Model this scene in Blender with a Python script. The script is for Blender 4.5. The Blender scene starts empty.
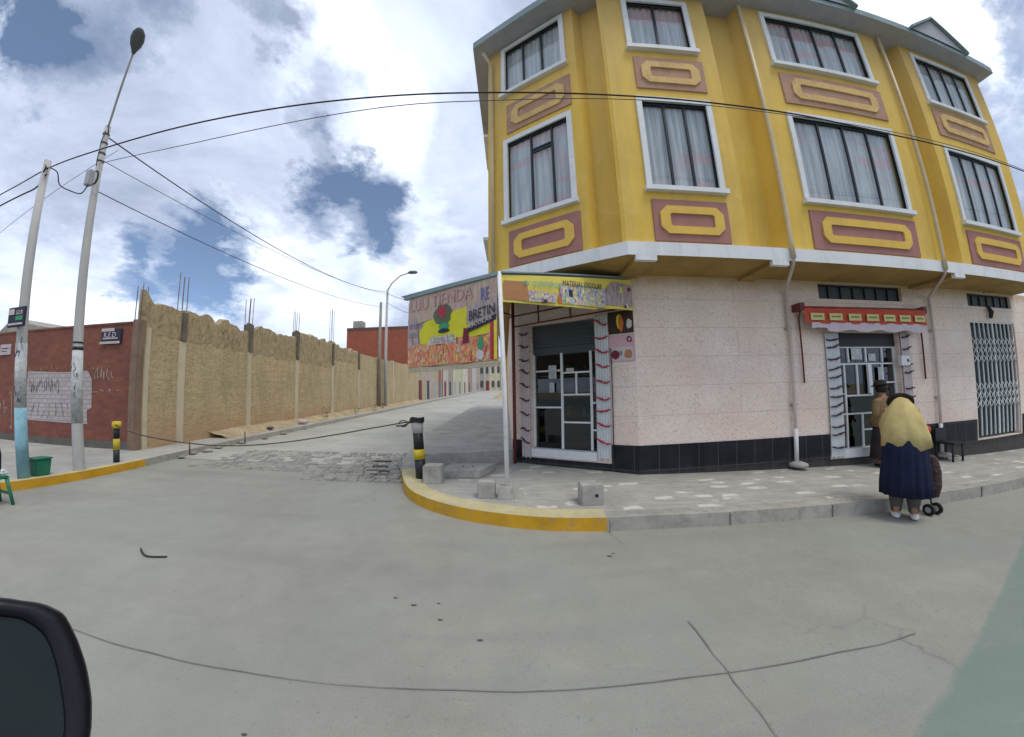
import bpy, bmesh, math, random
from mathutils import Vector, Matrix, noise
random.seed(7)
sc = bpy.context.scene
C = sc.collection
R = math.radians
V = Vector

# ------------------------------------------------------------------ terrain
def zg(x, y):
    z = -.03 * min(18, max(0, x - 1.5))
    if x < 14: z += .026 * min(170, max(0, y - 7))
    return z

# ------------------------------------------------------------------ nodes
def new_mat(name):
    m = bpy.data.materials.new(name); m.use_nodes = True
    nt = m.node_tree; b = nt.nodes['Principled BSDF']
    return m, nt, b
def N(nt, t, **kw):
    n = nt.nodes.new(t)
    for k, v in kw.items():
        if k in n.inputs: n.inputs[k].default_value = v
        else: setattr(n, k, v)
    return n
def L(nt, a, b): nt.links.new(a, b)
def coords(nt, axis=None, scale=(1, 1, 1)):
    tc = N(nt, 'ShaderNodeTexCoord'); g = N(nt, 'ShaderNodeNewGeometry')
    out = g.outputs['Position']
    if axis:
        s = N(nt, 'ShaderNodeSeparateXYZ'); L(nt, out, s.inputs[0])
        c = N(nt, 'ShaderNodeCombineXYZ')
        if axis == 'x': L(nt, s.outputs[0], c.inputs[0])
        elif axis == 'y': L(nt, s.outputs[1], c.inputs[0])
        else:
            d = N(nt, 'ShaderNodeVectorMath', operation='DOT_PRODUCT'); d.inputs[1].default_value = (-.835, .55, 0)
            L(nt, out, d.inputs[0]); L(nt, d.outputs['Value'], c.inputs[0])
        L(nt, s.outputs[2], c.inputs[1]); out = c.outputs[0]
    mp = N(nt, 'ShaderNodeMapping'); mp.inputs['Scale'].default_value = scale
    L(nt, out, mp.inputs[0]); return mp.outputs[0]
def ramp(nt, fac, stops):
    r = N(nt, 'ShaderNodeValToRGB'); e = r.color_ramp.elements
    while len(e) < len(stops): e.new(.5)
    for i, (p, c) in enumerate(stops):
        e[i].position = p; e[i].color = (c, c, c, 1) if not hasattr(c, '__len__') else (*c, 1)
    L(nt, fac, r.inputs[0]); return r.outputs[0]
def mix(nt, f, a, b, mode='MIX'):
    m = N(nt, 'ShaderNodeMix', data_type='RGBA', blend_type=mode)
    for sock, v in ((m.inputs[0], f), (m.inputs[6], a), (m.inputs[7], b)):
        if hasattr(v, 'links') or hasattr(v, 'is_linked'): L(nt, v, sock)
        elif isinstance(v, (int, float)): sock.default_value = v if sock == m.inputs[0] else (v, v, v, 1)
        else: sock.default_value = (*v, 1)
    return m.outputs[2]
def nz(nt, vec, scale, detail=5, rough=.6, dist=0):
    n = N(nt, 'ShaderNodeTexNoise'); n.inputs['Scale'].default_value = scale; n.inputs['Detail'].default_value = detail
    n.inputs['Roughness'].default_value = rough; n.inputs['Distortion'].default_value = dist
    L(nt, vec, n.inputs['Vector']); return n.outputs['Fac']
def bump(nt, b, h, strength=.3, dist=.02):
    bp = N(nt, 'ShaderNodeBump'); bp.inputs['Strength'].default_value = strength; bp.inputs['Distance'].default_value = dist
    L(nt, h, bp.inputs['Height'])
    if b.inputs['Normal'].is_linked: L(nt, b.inputs['Normal'].links[0].from_socket, bp.inputs['Normal'])
    L(nt, bp.outputs[0], b.inputs['Normal'])

def mat(name, col, rough=.8, var=.18, scale=1.5, dirt=None, dirt_amt=.3, bumps=.25, bscale=60, metal=0, streak=False, spec=.3):
    m, nt, b = new_mat(name)
    v = coords(nt, scale=(1, 1, .25) if streak else (1, 1, 1))
    f = nz(nt, v, scale, 6, .65, .4)
    lo = [c * (1 - var) for c in col]; hi = [min(1, c * (1 + var)) for c in col]
    c = ramp(nt, f, [(.3, lo), (.7, hi)])
    if dirt:
        f2 = nz(nt, v, scale * 3.1, 8, .7, .8)
        c = mix(nt, ramp(nt, f2, [(.5, 0), (.72, dirt_amt)]), c, dirt)
    L(nt, c, b.inputs['Base Color'])
    b.inputs['Roughness'].default_value = rough; b.inputs['Metallic'].default_value = metal
    b.inputs['Specular IOR Level'].default_value = spec
    if bumps: bump(nt, b, nz(nt, coords(nt), bscale, 4, .6), bumps, .01)
    return m

# concrete road -------------------------------------------------------
def mat_road(name, base=(.285, .28, .24), tyre_and_glass=True):
    m, nt, b = new_mat(name); v = coords(nt)
    f = nz(nt, v, .35, 7, .62, .6)
    c = ramp(nt, f, [(.3, [x * .84 for x in base]), (.7, [x * 1.12 for x in base])])
    f = nz(nt, v, 3.3, 9, .7, .3)
    c = mix(nt, .22, c, ramp(nt, f, [(.35, .3), (.65, .56)]), 'OVERLAY')
    vs = coords(nt, scale=(.25, 2.2, 1))
    c = mix(nt, ramp(nt, nz(nt, vs, 1.1, 6, .6), [(.52, 0), (.75, .28)]), c, (.2, .2, .19))
    sp = nz(nt, v, 38, 3, .5)
    c = mix(nt, ramp(nt, sp, [(.64, 0), (.72, .5)]), c, (.14, .135, .12))
    c = mix(nt, .35, c, ramp(nt, nz(nt, v, 140, 2, .5), [(.35, .3), (.65, .62)]), 'OVERLAY')
    if tyre_and_glass: c = mix(nt, ramp(nt, nz(nt, coords(nt, scale=(.07, 1, 1)), 2.4, 5, .6), [(.5, 0), (.64, .22)]), c, (.2, .2, .175))
    # greenish tint of the window reflection, put into the road colour in random blotches
    vd = coords(nt)
    f3 = nz(nt, vd, .55, 4, .5)
    c = mix(nt, ramp(nt, f3, [(.45, 0), (.62, .35)]), c, (.235, .265, .23))
    cr = N(nt, 'ShaderNodeTexVoronoi', feature='DISTANCE_TO_EDGE'); cr.inputs['Scale'].default_value = .33
    wv = N(nt, 'ShaderNodeVectorMath', operation='ADD')
    nn = N(nt, 'ShaderNodeTexNoise'); nn.inputs['Scale'].default_value = 1.7; nn.inputs['Detail'].default_value = 6; L(nt, v, nn.inputs['Vector'])
    sc_ = N(nt, 'ShaderNodeVectorMath', operation='SCALE'); sc_.inputs['Scale'].default_value = .5; L(nt, nn.outputs['Color'], sc_.inputs[0])
    L(nt, v, wv.inputs[0]); L(nt, sc_.outputs[0], wv.inputs[1]); L(nt, wv.outputs[0], cr.inputs['Vector'])
    ck = ramp(nt, cr.outputs['Distance'], [(0, 1), (.004, 0)])
    ck2 = N(nt, 'ShaderNodeMath', operation='MULTIPLY'); L(nt, ck, ck2.inputs[0]); L(nt, ramp(nt, nz(nt, v, .5), [(.5, 0), (.62, .45)]), ck2.inputs[1])
    c = mix(nt, ck2.outputs[0], c, (.1, .1, .1))
    if tyre_and_glass:   # greenish reflection in the car window, painted onto the road at near right
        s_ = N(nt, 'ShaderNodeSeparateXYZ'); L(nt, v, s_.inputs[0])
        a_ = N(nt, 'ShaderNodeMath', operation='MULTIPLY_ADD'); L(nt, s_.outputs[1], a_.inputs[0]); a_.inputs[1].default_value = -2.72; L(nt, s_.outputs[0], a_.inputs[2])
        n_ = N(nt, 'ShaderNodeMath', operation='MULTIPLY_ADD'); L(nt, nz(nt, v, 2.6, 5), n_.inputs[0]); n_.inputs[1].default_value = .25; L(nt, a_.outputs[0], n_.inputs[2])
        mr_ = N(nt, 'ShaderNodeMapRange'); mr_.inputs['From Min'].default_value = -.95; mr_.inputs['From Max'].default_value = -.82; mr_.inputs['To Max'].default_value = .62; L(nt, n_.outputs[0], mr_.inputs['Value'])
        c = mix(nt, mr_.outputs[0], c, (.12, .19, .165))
    dn = nz(nt, v, 1.15, 8, .7, 1.2); c = mix(nt, ramp(nt, dn, [(.54, 0), (.66, .3)]), c, (.22, .215, .19))
    dn = nz(nt, coords(nt, scale=(.6, 1.6, 1)), 2.1, 8, .75, .5); c = mix(nt, ramp(nt, dn, [(.58, 0), (.70, .28)]), c, (.345, .34, .295))
    L(nt, c, b.inputs['Base Color']); b.inputs['Roughness'].default_value = .78; b.inputs['Specular IOR Level'].default_value = .3
    bump(nt, b, nz(nt, v, 90, 5, .7), .25, .008); bump(nt, b, nz(nt, v, 5, 4), .15, .02)
    return m
M = {}
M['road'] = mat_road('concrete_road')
M['street'] = mat_road('side_street_concrete', (.40, .395, .35), False)
def mat_flag():
    m, nt, b = new_mat('sidewalk_concrete'); v = coords(nt)
    c = ramp(nt, nz(nt, v, 1.2, 7, .65, .4), [(.3, (.25, .245, .215)), (.7, (.36, .35, .31))])
    br = N(nt, 'ShaderNodeTexBrick', offset=0.0); br.inputs['Scale'].default_value = 1; br.inputs['Mortar Size'].default_value = .008
    br.inputs['Brick Width'].default_value = 1.15; br.inputs['Row Height'].default_value = .95; L(nt, v, br.inputs['Vector'])
    bf = N(nt, 'ShaderNodeMath', operation='MULTIPLY'); L(nt, br.outputs['Fac'], bf.inputs[0]); bf.inputs[1].default_value = .35; c = mix(nt, bf.outputs[0], c, (.2, .2, .18))
    # whitish paint and mortar spatter
    v9 = N(nt, 'ShaderNodeVectorMath', operation='MULTIPLY_ADD'); n9 = N(nt, 'ShaderNodeTexNoise'); n9.inputs['Scale'].default_value = 5; L(nt, v, n9.inputs['Vector']); L(nt, n9.outputs['Color'], v9.inputs[0]); v9.inputs[1].default_value = (.3, .3, .3); L(nt, coords(nt, scale=(1.2, 2.9, 1)), v9.inputs[2])
    vo = N(nt, 'ShaderNodeTexVoronoi', distance='CHEBYCHEV'); vo.inputs['Scale'].default_value = 1.55; L(nt, v9.outputs[0], vo.inputs['Vector'])
    sp = ramp(nt, vo.outputs['Distance'], [(.19, 1), (.25, 0)])
    cs = N(nt, 'ShaderNodeSeparateColor'); L(nt, vo.outputs['Color'], cs.inputs[0]); pk = ramp(nt, cs.outputs[0], [(.3, 0), (.32, 1)])
    mu = N(nt, 'ShaderNodeMath', operation='MULTIPLY'); L(nt, sp, mu.inputs[0]); L(nt, pk, mu.inputs[1])
    mu2 = N(nt, 'ShaderNodeMath', operation='MULTIPLY'); L(nt, mu.outputs[0], mu2.inputs[0]); mu2.inputs[1].default_value = .62
    c = mix(nt, ramp(nt, nz(nt, coords(nt, scale=(.8, 2.4, 1)), 3.2, 6, .7, 1), [(.50, 0), (.56, .3)]), c, (.48, .46, .41))
    c = mix(nt, ramp(nt, nz(nt, coords(nt, scale=(.8, 2, 1)), 2.3, 7, .7, 1), [(.56, 0), (.66, .4)]), c, (.17, .165, .14))
    c = mix(nt, mu2.outputs[0], c, (.66, .64, .57))
    L(nt, c, b.inputs['Base Color']); b.inputs['Roughness'].default_value = .75
    bump(nt, b, nz(nt, v, 45, 5, .7), .3, .01)
    return m
M['flag'] = mat_flag()
M['flagL'] = mat('pale_sidewalk', (.34, .335, .30), .85, .2, 1.1, (.2, .18, .15), .5)
M['dirt'] = mat('dirt', (.36, .29, .18), .95, .3, 2.2, (.15, .13, .1), .6, .8, 25)
M['kerb_y'] = mat('yellow_kerb_paint', (.52, .285, .012), .65, .2, 2.6, (.28, .22, .14), .75, .3, 50)
M['kerb_yt'] = mat('worn_yellow_kerb_top', (.46, .40, .22), .8, .15, 3, (.34, .32, .27), .7, .3, 50)
M['kerb_g'] = mat('grey_kerb', (.33, .315, .275), .85, .2, 2.4, (.13, .13, .12), .6, .4, 40)
M['stone'] = mat('cobble_stone', (.25, .24, .215), .75, .35, 3, (.10, .095, .08), .5, .4, 40)
M['tar'] = mat('tar_joint', (.07, .07, .07), .8, .3, 5)
M['joint'] = mat('dusty_joint', (.19, .185, .165), .9, .3, 6)
M['concrete'] = mat('rough_concrete', (.36, .35, .315), .9, .2, 2, (.16, .15, .13), .6, .5, 45)
M['conc_light'] = mat('pale_concrete', (.50, .44, .31), .9, .15, 1.6, (.28, .24, .17), .5, .4, 40, streak=True)
M['pole'] = mat('pole_concrete', (.44, .435, .42), .8, .12, 2.0, (.22, .22, .22), .4, .2, 60, streak=True)
M['white'] = mat('white_paint', (.70, .71, .71), .55, .06, 2, (.45, .45, .42), .4, .1, 50)
M['slab'] = mat('white_slab_paint', (.74, .74, .73), .7, .07, 1.2, (.42, .42, .40), .5, .15, 50, streak=True)
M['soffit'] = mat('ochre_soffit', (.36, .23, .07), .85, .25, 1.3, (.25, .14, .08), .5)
M['eave'] = mat('grey_eave', (.40, .39, .41), .8, .1, 1, (.26, .26, .28), .5, .1)
M['roof'] = mat('weathered_sheet_roof', (.22, .30, .31), .55, .15, 1.5, (.16, .14, .13), .5, .1)
M['black'] = mat('black_metal', (.02, .022, .025), .45, .2, 3, None, 0, .05)
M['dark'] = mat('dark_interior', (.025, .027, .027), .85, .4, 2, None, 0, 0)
M['pipe'] = mat('cream_pipe', (.58, .47, .29), .5, .1, 2, (.4, .35, .25), .5, .05)
M['pipe_l'] = mat('pinkish_pipe', (.56, .49, .45), .5, .1, 2, (.4, .35, .3), .5, .05)
M['wire'] = mat('black_cable', (.025, .025, .028), .6, .1, 3, None, 0, 0)
M['wire_g'] = mat('grey_cable', (.12, .12, .13), .6, .1, 3, None, 0, 0)
M['rust'] = mat('rusty_rebar', (.16, .10, .07), .85, .3, 8, None, 0, .2)
M['redsteel'] = mat('maroon_steel', (.16, .035, .03), .5, .15, 3, (.08, .03, .02), .4, .1)
M['green'] = mat('green_plastic', (.02, .17, .10), .45, .15, 4, None, 0, .03)
M['navy'] = mat('navy_cloth', (.009, .012, .036), .95, .25, 5, None, 0, .4, 120)
M['shawl'] = mat('mustard_shawl', (.50, .405, .17), .95, .16, 6, (.38, .30, .12), .5, .6, 160)
M['skin'] = mat('skin', (.30, .155, .09), .6, .08, 6, None, 0, .1, 100)
M['felt'] = mat('black_felt', (.028, .022, .018), .85, .2, 9, None, 0, .3, 120)
M['hair'] = mat('black_hair', (.012, .01, .01), .5, .3, 20, None, 0, .3, 200)
M['shoe'] = mat('white_shoe', (.62, .62, .60), .5, .1, 9, (.3, .28, .25), .4, .05)
M['stock'] = mat('grey_stocking', (.10, .09, .085), .8, .1, 9, None, 0, .1)
M['tan'] = mat('tan_jacket', (.20, .135, .065), .95, .2, 7, None, 0, .4, 120)
M['brownskirt'] = mat('dark_brown_skirt', (.035, .025, .028), .95, .2, 7, None, 0, .4, 120)
M['maroon'] = mat('maroon_bag', (.045, .022, .02), .8, .4, 14, (.2, .17, .15), .6, .3, 90)
M['rubber'] = mat('black_rubber', (.02, .02, .02), .7, .1, 9, None, 0, .1)
M['blue_paint'] = mat('pale_blue_paint', (.22, .42, .50), .7, .2, 3, (.12, .2, .22), .6, .15)
M['poster'] = mat('torn_poster_paper', (.48, .50, .50), .85, .25, 9, (.12, .15, .14), .7, .15, 60)
M['bluegrey'] = mat('blue_grey_shutter', (.07, .085, .10), .5, .15, 2, None, 0, .05)
M['dgreen'] = mat('dark_green_door', (.012, .035, .033), .5, .2, 2, None, 0, .05)

def mat_stone_tile(name, axis):
    m, nt, b = new_mat(name); v = coords(nt, axis)
    c = ramp(nt, nz(nt, v, 1.3, 5, .6, .3), [(.3, (.73, .59, .50)), (.7, (.85, .73, .63))])
    c = mix(nt, ramp(nt, nz(nt, v, .8, 3, .5), [(.45, 0), (.7, .5)]), c, (.80, .58, .46))
    vo = N(nt, 'ShaderNodeTexVoronoi', feature='DISTANCE_TO_EDGE'); vo.inputs['Scale'].default_value = 17
    n1 = N(nt, 'ShaderNodeTexNoise'); n1.inputs['Scale'].default_value = 9; n1.inputs['Detail'].default_value = 4; L(nt, v, n1.inputs['Vector'])
    ad = N(nt, 'ShaderNodeVectorMath', operation='MULTIPLY_ADD'); L(nt, n1.outputs['Color'], ad.inputs[0]); ad.inputs[1].default_value = (.16, .16, .16); L(nt, v, ad.inputs[2])
    L(nt, ad.outputs[0], vo.inputs['Vector'])
    crk = ramp(nt, vo.outputs['Distance'], [(0, .95), (.07, 0)])
    gate = ramp(nt, nz(nt, v, 19, 3, .6), [(.42, 0), (.54, 1)])
    g2 = N(nt, 'ShaderNodeMath', operation='MULTIPLY'); L(nt, crk, g2.inputs[0]); L(nt, gate, g2.inputs[1])
    c = mix(nt, g2.outputs[0], c, (.50, .39, .31))
    br = N(nt, 'ShaderNodeTexBrick', offset=.5); br.inputs['Scale'].default_value = 1; br.inputs['Mortar Size'].default_value = .006
    br.inputs['Brick Width'].default_value = 8.0; br.inputs['Row Height'].default_value = .485
    mp = N(nt, 'ShaderNodeMapping'); mp.inputs['Location'].default_value = (.1, -.105, 0); L(nt, v, mp.inputs[0]); L(nt, mp.outputs[0], br.inputs['Vector'])
    f = N(nt, 'ShaderNodeMath', operation='MULTIPLY'); L(nt, br.outputs['Fac'], f.inputs[0]); f.inputs[1].default_value = .45
    c = mix(nt, f.outputs[0], c, (.38, .33, .28))
    # warm ochre over-painting just below the slab
    s = N(nt, 'ShaderNodeSeparateXYZ'); L(nt, v, s.inputs[0])
    z2 = N(nt, 'ShaderNodeMath', operation='MULTIPLY_ADD'); L(nt, nz(nt, v, 2.5, 4), z2.inputs[0]); z2.inputs[1].default_value = .35; L(nt, s.outputs[1], z2.inputs[2])
    hz = N(nt, 'ShaderNodeMapRange'); hz.inputs['From Min'].default_value = 3.36; hz.inputs['From Max'].default_value = 3.56; hz.inputs['To Max'].default_value = .7; L(nt, z2.outputs[0], hz.inputs['Value'])
    c = mix(nt, hz.outputs[0], c, (.52, .33, .14))
    L(nt, c, b.inputs['Base Color']); b.inputs['Roughness'].default_value = .7
    bump(nt, b, nz(nt, v, 22, 6, .7), .6, .02); bump(nt, b, g2.outputs[0], -.5, .02)
    return m
_ = None
M['tileR'] = mat_stone_tile('pink_stone_cladding', 'x'); M['tileC'] = mat_stone_tile('pink_stone_cladding_chamfer', 'c'); M['tileS'] = mat_stone_tile('pink_stone_cladding_side', 'y')
def mat_plinth(name, axis):
    m, nt, b = new_mat(name); v = coords(nt, axis)
    br = N(nt, 'ShaderNodeTexBrick', offset=0); br.inputs['Scale'].default_value = 1; br.inputs['Mortar Size'].default_value = .005
    br.inputs['Brick Width'].default_value = .352; br.inputs['Row Height'].default_value = .42
    mp = N(nt, 'ShaderNodeMapping'); mp.inputs['Location'].default_value = (-2.02 + .004, -.19, 0); L(nt, v, mp.inputs[0]); L(nt, mp.outputs[0], br.inputs['Vector'])
    c = ramp(nt, nz(nt, v, 2.5, 4), [(.3, (.008, .009, .013)), (.7, (.022, .023, .03))])
    c = mix(nt, br.outputs['Fac'], c, (.07, .07, .065))
    c = mix(nt, ramp(nt, nz(nt, v, 6, 7, .7), [(.62, 0), (.8, .3)]), c, (.06, .055, .05))
    sz = N(nt, 'ShaderNodeSeparateXYZ'); L(nt, v, sz.inputs[0]); zz_ = N(nt, 'ShaderNodeMath', operation='MULTIPLY_ADD'); L(nt, nz(nt, v, 4, 6, .7), zz_.inputs[0]); zz_.inputs[1].default_value = .35; L(nt, sz.outputs[1], zz_.inputs[2])
    dm = N(nt, 'ShaderNodeMapRange'); dm.inputs['From Min'].default_value = .42; dm.inputs['From Max'].default_value = .2; dm.inputs['To Max'].default_value = .55; L(nt, zz_.outputs[0], dm.inputs['Value']); c = mix(nt, dm.outputs[0], c, (.10, .09, .075))
    L(nt, c, b.inputs['Base Color']); b.inputs['Roughness'].default_value = .5; b.inputs['Specular IOR Level'].default_value = .18
    return m
M['plinR'] = mat_plinth('black_tile', 'x'); M['plinC'] = mat_plinth('black_tile_chamfer', 'c')
def mat_yellow():
    m, nt, b = new_mat('yellow_paint'); v = coords(nt)
    c = ramp(nt, nz(nt, v, .7, 6, .6, .4), [(.3, (.66, .42, .055)), (.7, (.80, .53, .085))])
    vs = coords(nt, scale=(3, 3, .22))
    c = mix(nt, ramp(nt, nz(nt, vs, 1.4, 7, .65), [(.46, 0), (.70, .55)]), c, (.50, .34, .11))
    c = mix(nt, ramp(nt, nz(nt, v, 2.6, 8, .7, 1), [(.5, 0), (.68, .35)]), c, (.80, .55, .17))
    c = mix(nt, ramp(nt, nz(nt, coords(nt, scale=(5, 5, .3)), 2.4, 8, .7), [(.6, 0), (.75, .5)]), c, (.34, .26, .13))
    s = N(nt, 'ShaderNodeSeparateXYZ'); L(nt, v, s.inputs[0])
    # the top storey paint is faded to a duller, browner yellow
    hz = N(nt, 'ShaderNodeMapRange'); hz.inputs['From Min'].default_value = 6.2; hz.inputs['From Max'].default_value = 8.9; L(nt, s.outputs[2], hz.inputs['Value'])
    hf = N(nt, 'ShaderNodeMath', operation='MULTIPLY'); L(nt, hz.outputs[0], hf.inputs[0]); hf.inputs[1].default_value = .8
    c = mix(nt, hf.outputs[0], c, (.58, .395, .16))
    L(nt, c, b.inputs['Base Color']); b.inputs['Roughness'].default_value = .75
    bump(nt, b, nz(nt, v, 40, 5, .65), .2, .01)
    return m
M['yellow'] = mat_yellow()

M['ring'] = mat('relief_yellow', (.72, .46, .09), .75, .1, 3, (.5, .36, .14), .4, .2)
M['ring_f'] = mat('relief_yellow_faded', (.66, .44, .17), .8, .15, 3, (.42, .26, .17), .8, .2)
M['purple_f'] = mat('relief_mauve_faded', (.42, .24, .17), .8, .15, 3, (.52, .36, .18), .8, .2)
M['purple'] = mat('relief_mauve', (.36, .17, .145), .8, .12, 3, (.30, .18, .12), .4, .2)
def mat_curtain():
    m, nt, b = new_mat('sheer_curtain'); v = coords(nt)
    c = ramp(nt, nz(nt, coords(nt, scale=(7, 7, .35)), 2.2, 5, .6), [(.3, (.25, .28, .285)), (.7, (.60, .62, .61))])
    f = N(nt, 'ShaderNodeTexNoise'); f.inputs['Scale'].default_value = 1.2; L(nt, coords(nt, scale=(.5, .5, 2.6)), f.inputs['Vector'])
    c = mix(nt, ramp(nt, f.outputs['Fac'], [(.54, 0), (.60, .5)]), c, (.60, .30, .30))
    L(nt, c, b.inputs['Base Color']); b.inputs['Roughness'].default_value = .9; b.inputs['Transmission Weight'].default_value = 0
    return m
M['curtain'] = mat_curtain()
def mat_glass(name, refl=(.9, .95, 1), tint=(.93, .95, .97), rough=.02, f0=.12):
    m = bpy.data.materials.new(name); m.use_nodes = True; nt = m.node_tree; nt.nodes.clear()
    o = N(nt, 'ShaderNodeOutputMaterial'); mx = N(nt, 'ShaderNodeMixShader'); t = N(nt, 'ShaderNodeBsdfTransparent'); g = N(nt, 'ShaderNodeBsdfGlossy')
    t.inputs[0].default_value = (*tint, 1); g.inputs[0].default_value = (*refl, 1); g.inputs['Roughness'].default_value = rough
    fr = N(nt, 'ShaderNodeLayerWeight'); fr.inputs[0].default_value = f0
    mm = N(nt, 'ShaderNodeMath', operation='MULTIPLY_ADD'); L(nt, fr.outputs['Facing'], mm.inputs[0]); mm.inputs[1].default_value = .4; mm.inputs[2].default_value = .05
    L(nt, mm.outputs[0], mx.inputs[0]); L(nt, t.outputs[0], mx.inputs[1]); L(nt, g.outputs[0], mx.inputs[2]); L(nt, mx.outputs[0], o.inputs[0])
    return m
M['glass'] = mat_glass('window_glass')
M['darkglass'] = mat_glass('dark_door_glass', tint=(.35, .38, .38))
def mat_brick(name, axis, c1, c2, mortar, w=.26, h=.115, ms=.012, faded=None):
    m, nt, b = new_mat(name); v = coords(nt, axis)
    br = N(nt, 'ShaderNodeTexBrick'); br.inputs['Scale'].default_value = 1; br.inputs['Mortar Size'].default_value = ms
    br.inputs['Brick Width'].default_value = w; br.inputs['Row Height'].default_value = h; br.inputs['Mortar Smooth'].default_value = .3
    br.inputs['Color1'].default_value = (*c1, 1); br.inputs['Color2'].default_value = (*c2, 1); br.inputs['Mortar'].default_value = (*mortar, 1)
    L(nt, v, br.inputs['Vector'])
    c = mix(nt, ramp(nt, nz(nt, v, .9, 7, .65, .5), [(.35, 0), (.7, .55)]), br.outputs['Color'], faded or [x * .6 for x in c1])
    c = mix(nt, ramp(nt, nz(nt, v, 7, 7, .7), [(.55, 0), (.75, .35)]), c, (.25, .2, .16))
    if name == 'tan_mud_plaster':
        vv = coords(nt, scale=(1, 2.2, .5)); c = mix(nt, ramp(nt, nz(nt, vv, 1.3, 8, .7, .8), [(.44, 0), (.64, .65)]), c, (.33, .26, .155))
        c = mix(nt, ramp(nt, nz(nt, coords(nt, scale=(1, 4, 1)), 5, 8, .75, .8), [(.50, 0), (.64, .6)]), c, (.26, .20, .12))
        bump(nt, b, nz(nt, v, 6, 8, .7), .9, .06)
        ss = N(nt, 'ShaderNodeSeparateXYZ'); L(nt, v, ss.inputs[0]); zz_ = N(nt, 'ShaderNodeMath', operation='MULTIPLY_ADD'); L(nt, nz(nt, v, 1.6, 6), zz_.inputs[0]); zz_.inputs[1].default_value = -1.5; L(nt, ss.outputs[1], zz_.inputs[2])
        hh = N(nt, 'ShaderNodeMapRange'); hh.inputs['From Min'].default_value = .35; hh.inputs['From Max'].default_value = -.25; hh.inputs['To Max'].default_value = .75; L(nt, zz_.outputs[0], hh.inputs['Value'])
        c = mix(nt, hh.outputs[0], c, (.42, .27, .15))
    L(nt, c, b.inputs['Base Color']); b.inputs['Roughness'].default_value = .9
    bump(nt, b, br.outputs['Fac'], -.5, .02); bump(nt, b, nz(nt, v, 35, 5, .7), .4, .015)
    return m
M['brickR'] = mat_brick('red_brick', 'x', (.27, .08, .045), (.19, .055, .036), (.17, .085, .06), faded=(.11, .042, .032))
M['brickS'] = mat_brick('red_brick_side', 'y', (.34, .10, .06), (.27, .08, .05), (.24, .14, .10))
M['plaster'] = mat_brick('tan_mud_plaster', 'y', (.50, .395, .215), (.53, .42, .235), (.43, .34, .185), 2.4, .22, .007, faded=(.38, .305, .18))
def mat_adobe():
    m, nt, b = new_mat('bare_adobe'); v = coords(nt); vs = coords(nt, scale=(1, 5, 2.6)); v2 = coords(nt, scale=(1, 5, 3))
    f = nz(nt, vs, 1.6, 7, .7, .6); c = ramp(nt, f, [(.32, (.14, .11, .065)), (.44, (.33, .26, .15)), (.7, (.46, .37, .22))])
    c = mix(nt, ramp(nt, nz(nt, v2, 1.4, 6, .7), [(.5, 0), (.7, .6)]), c, (.25, .13, .075))
    L(nt, c, b.inputs['Base Color']); b.inputs['Roughness'].default_value = .95
    bump(nt, b, f, .7, .025); bump(nt, b, nz(nt, v, 25, 6, .7), .6, .03); return m
M['adobe'] = mat_adobe()
M['whitewash'] = mat_brick('whitewashed_brick', 'x', (.50, .46, .46), (.42, .38, .38), (.27, .22, .21), .26, .115, .012, faded=(.30, .25, .245))

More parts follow.
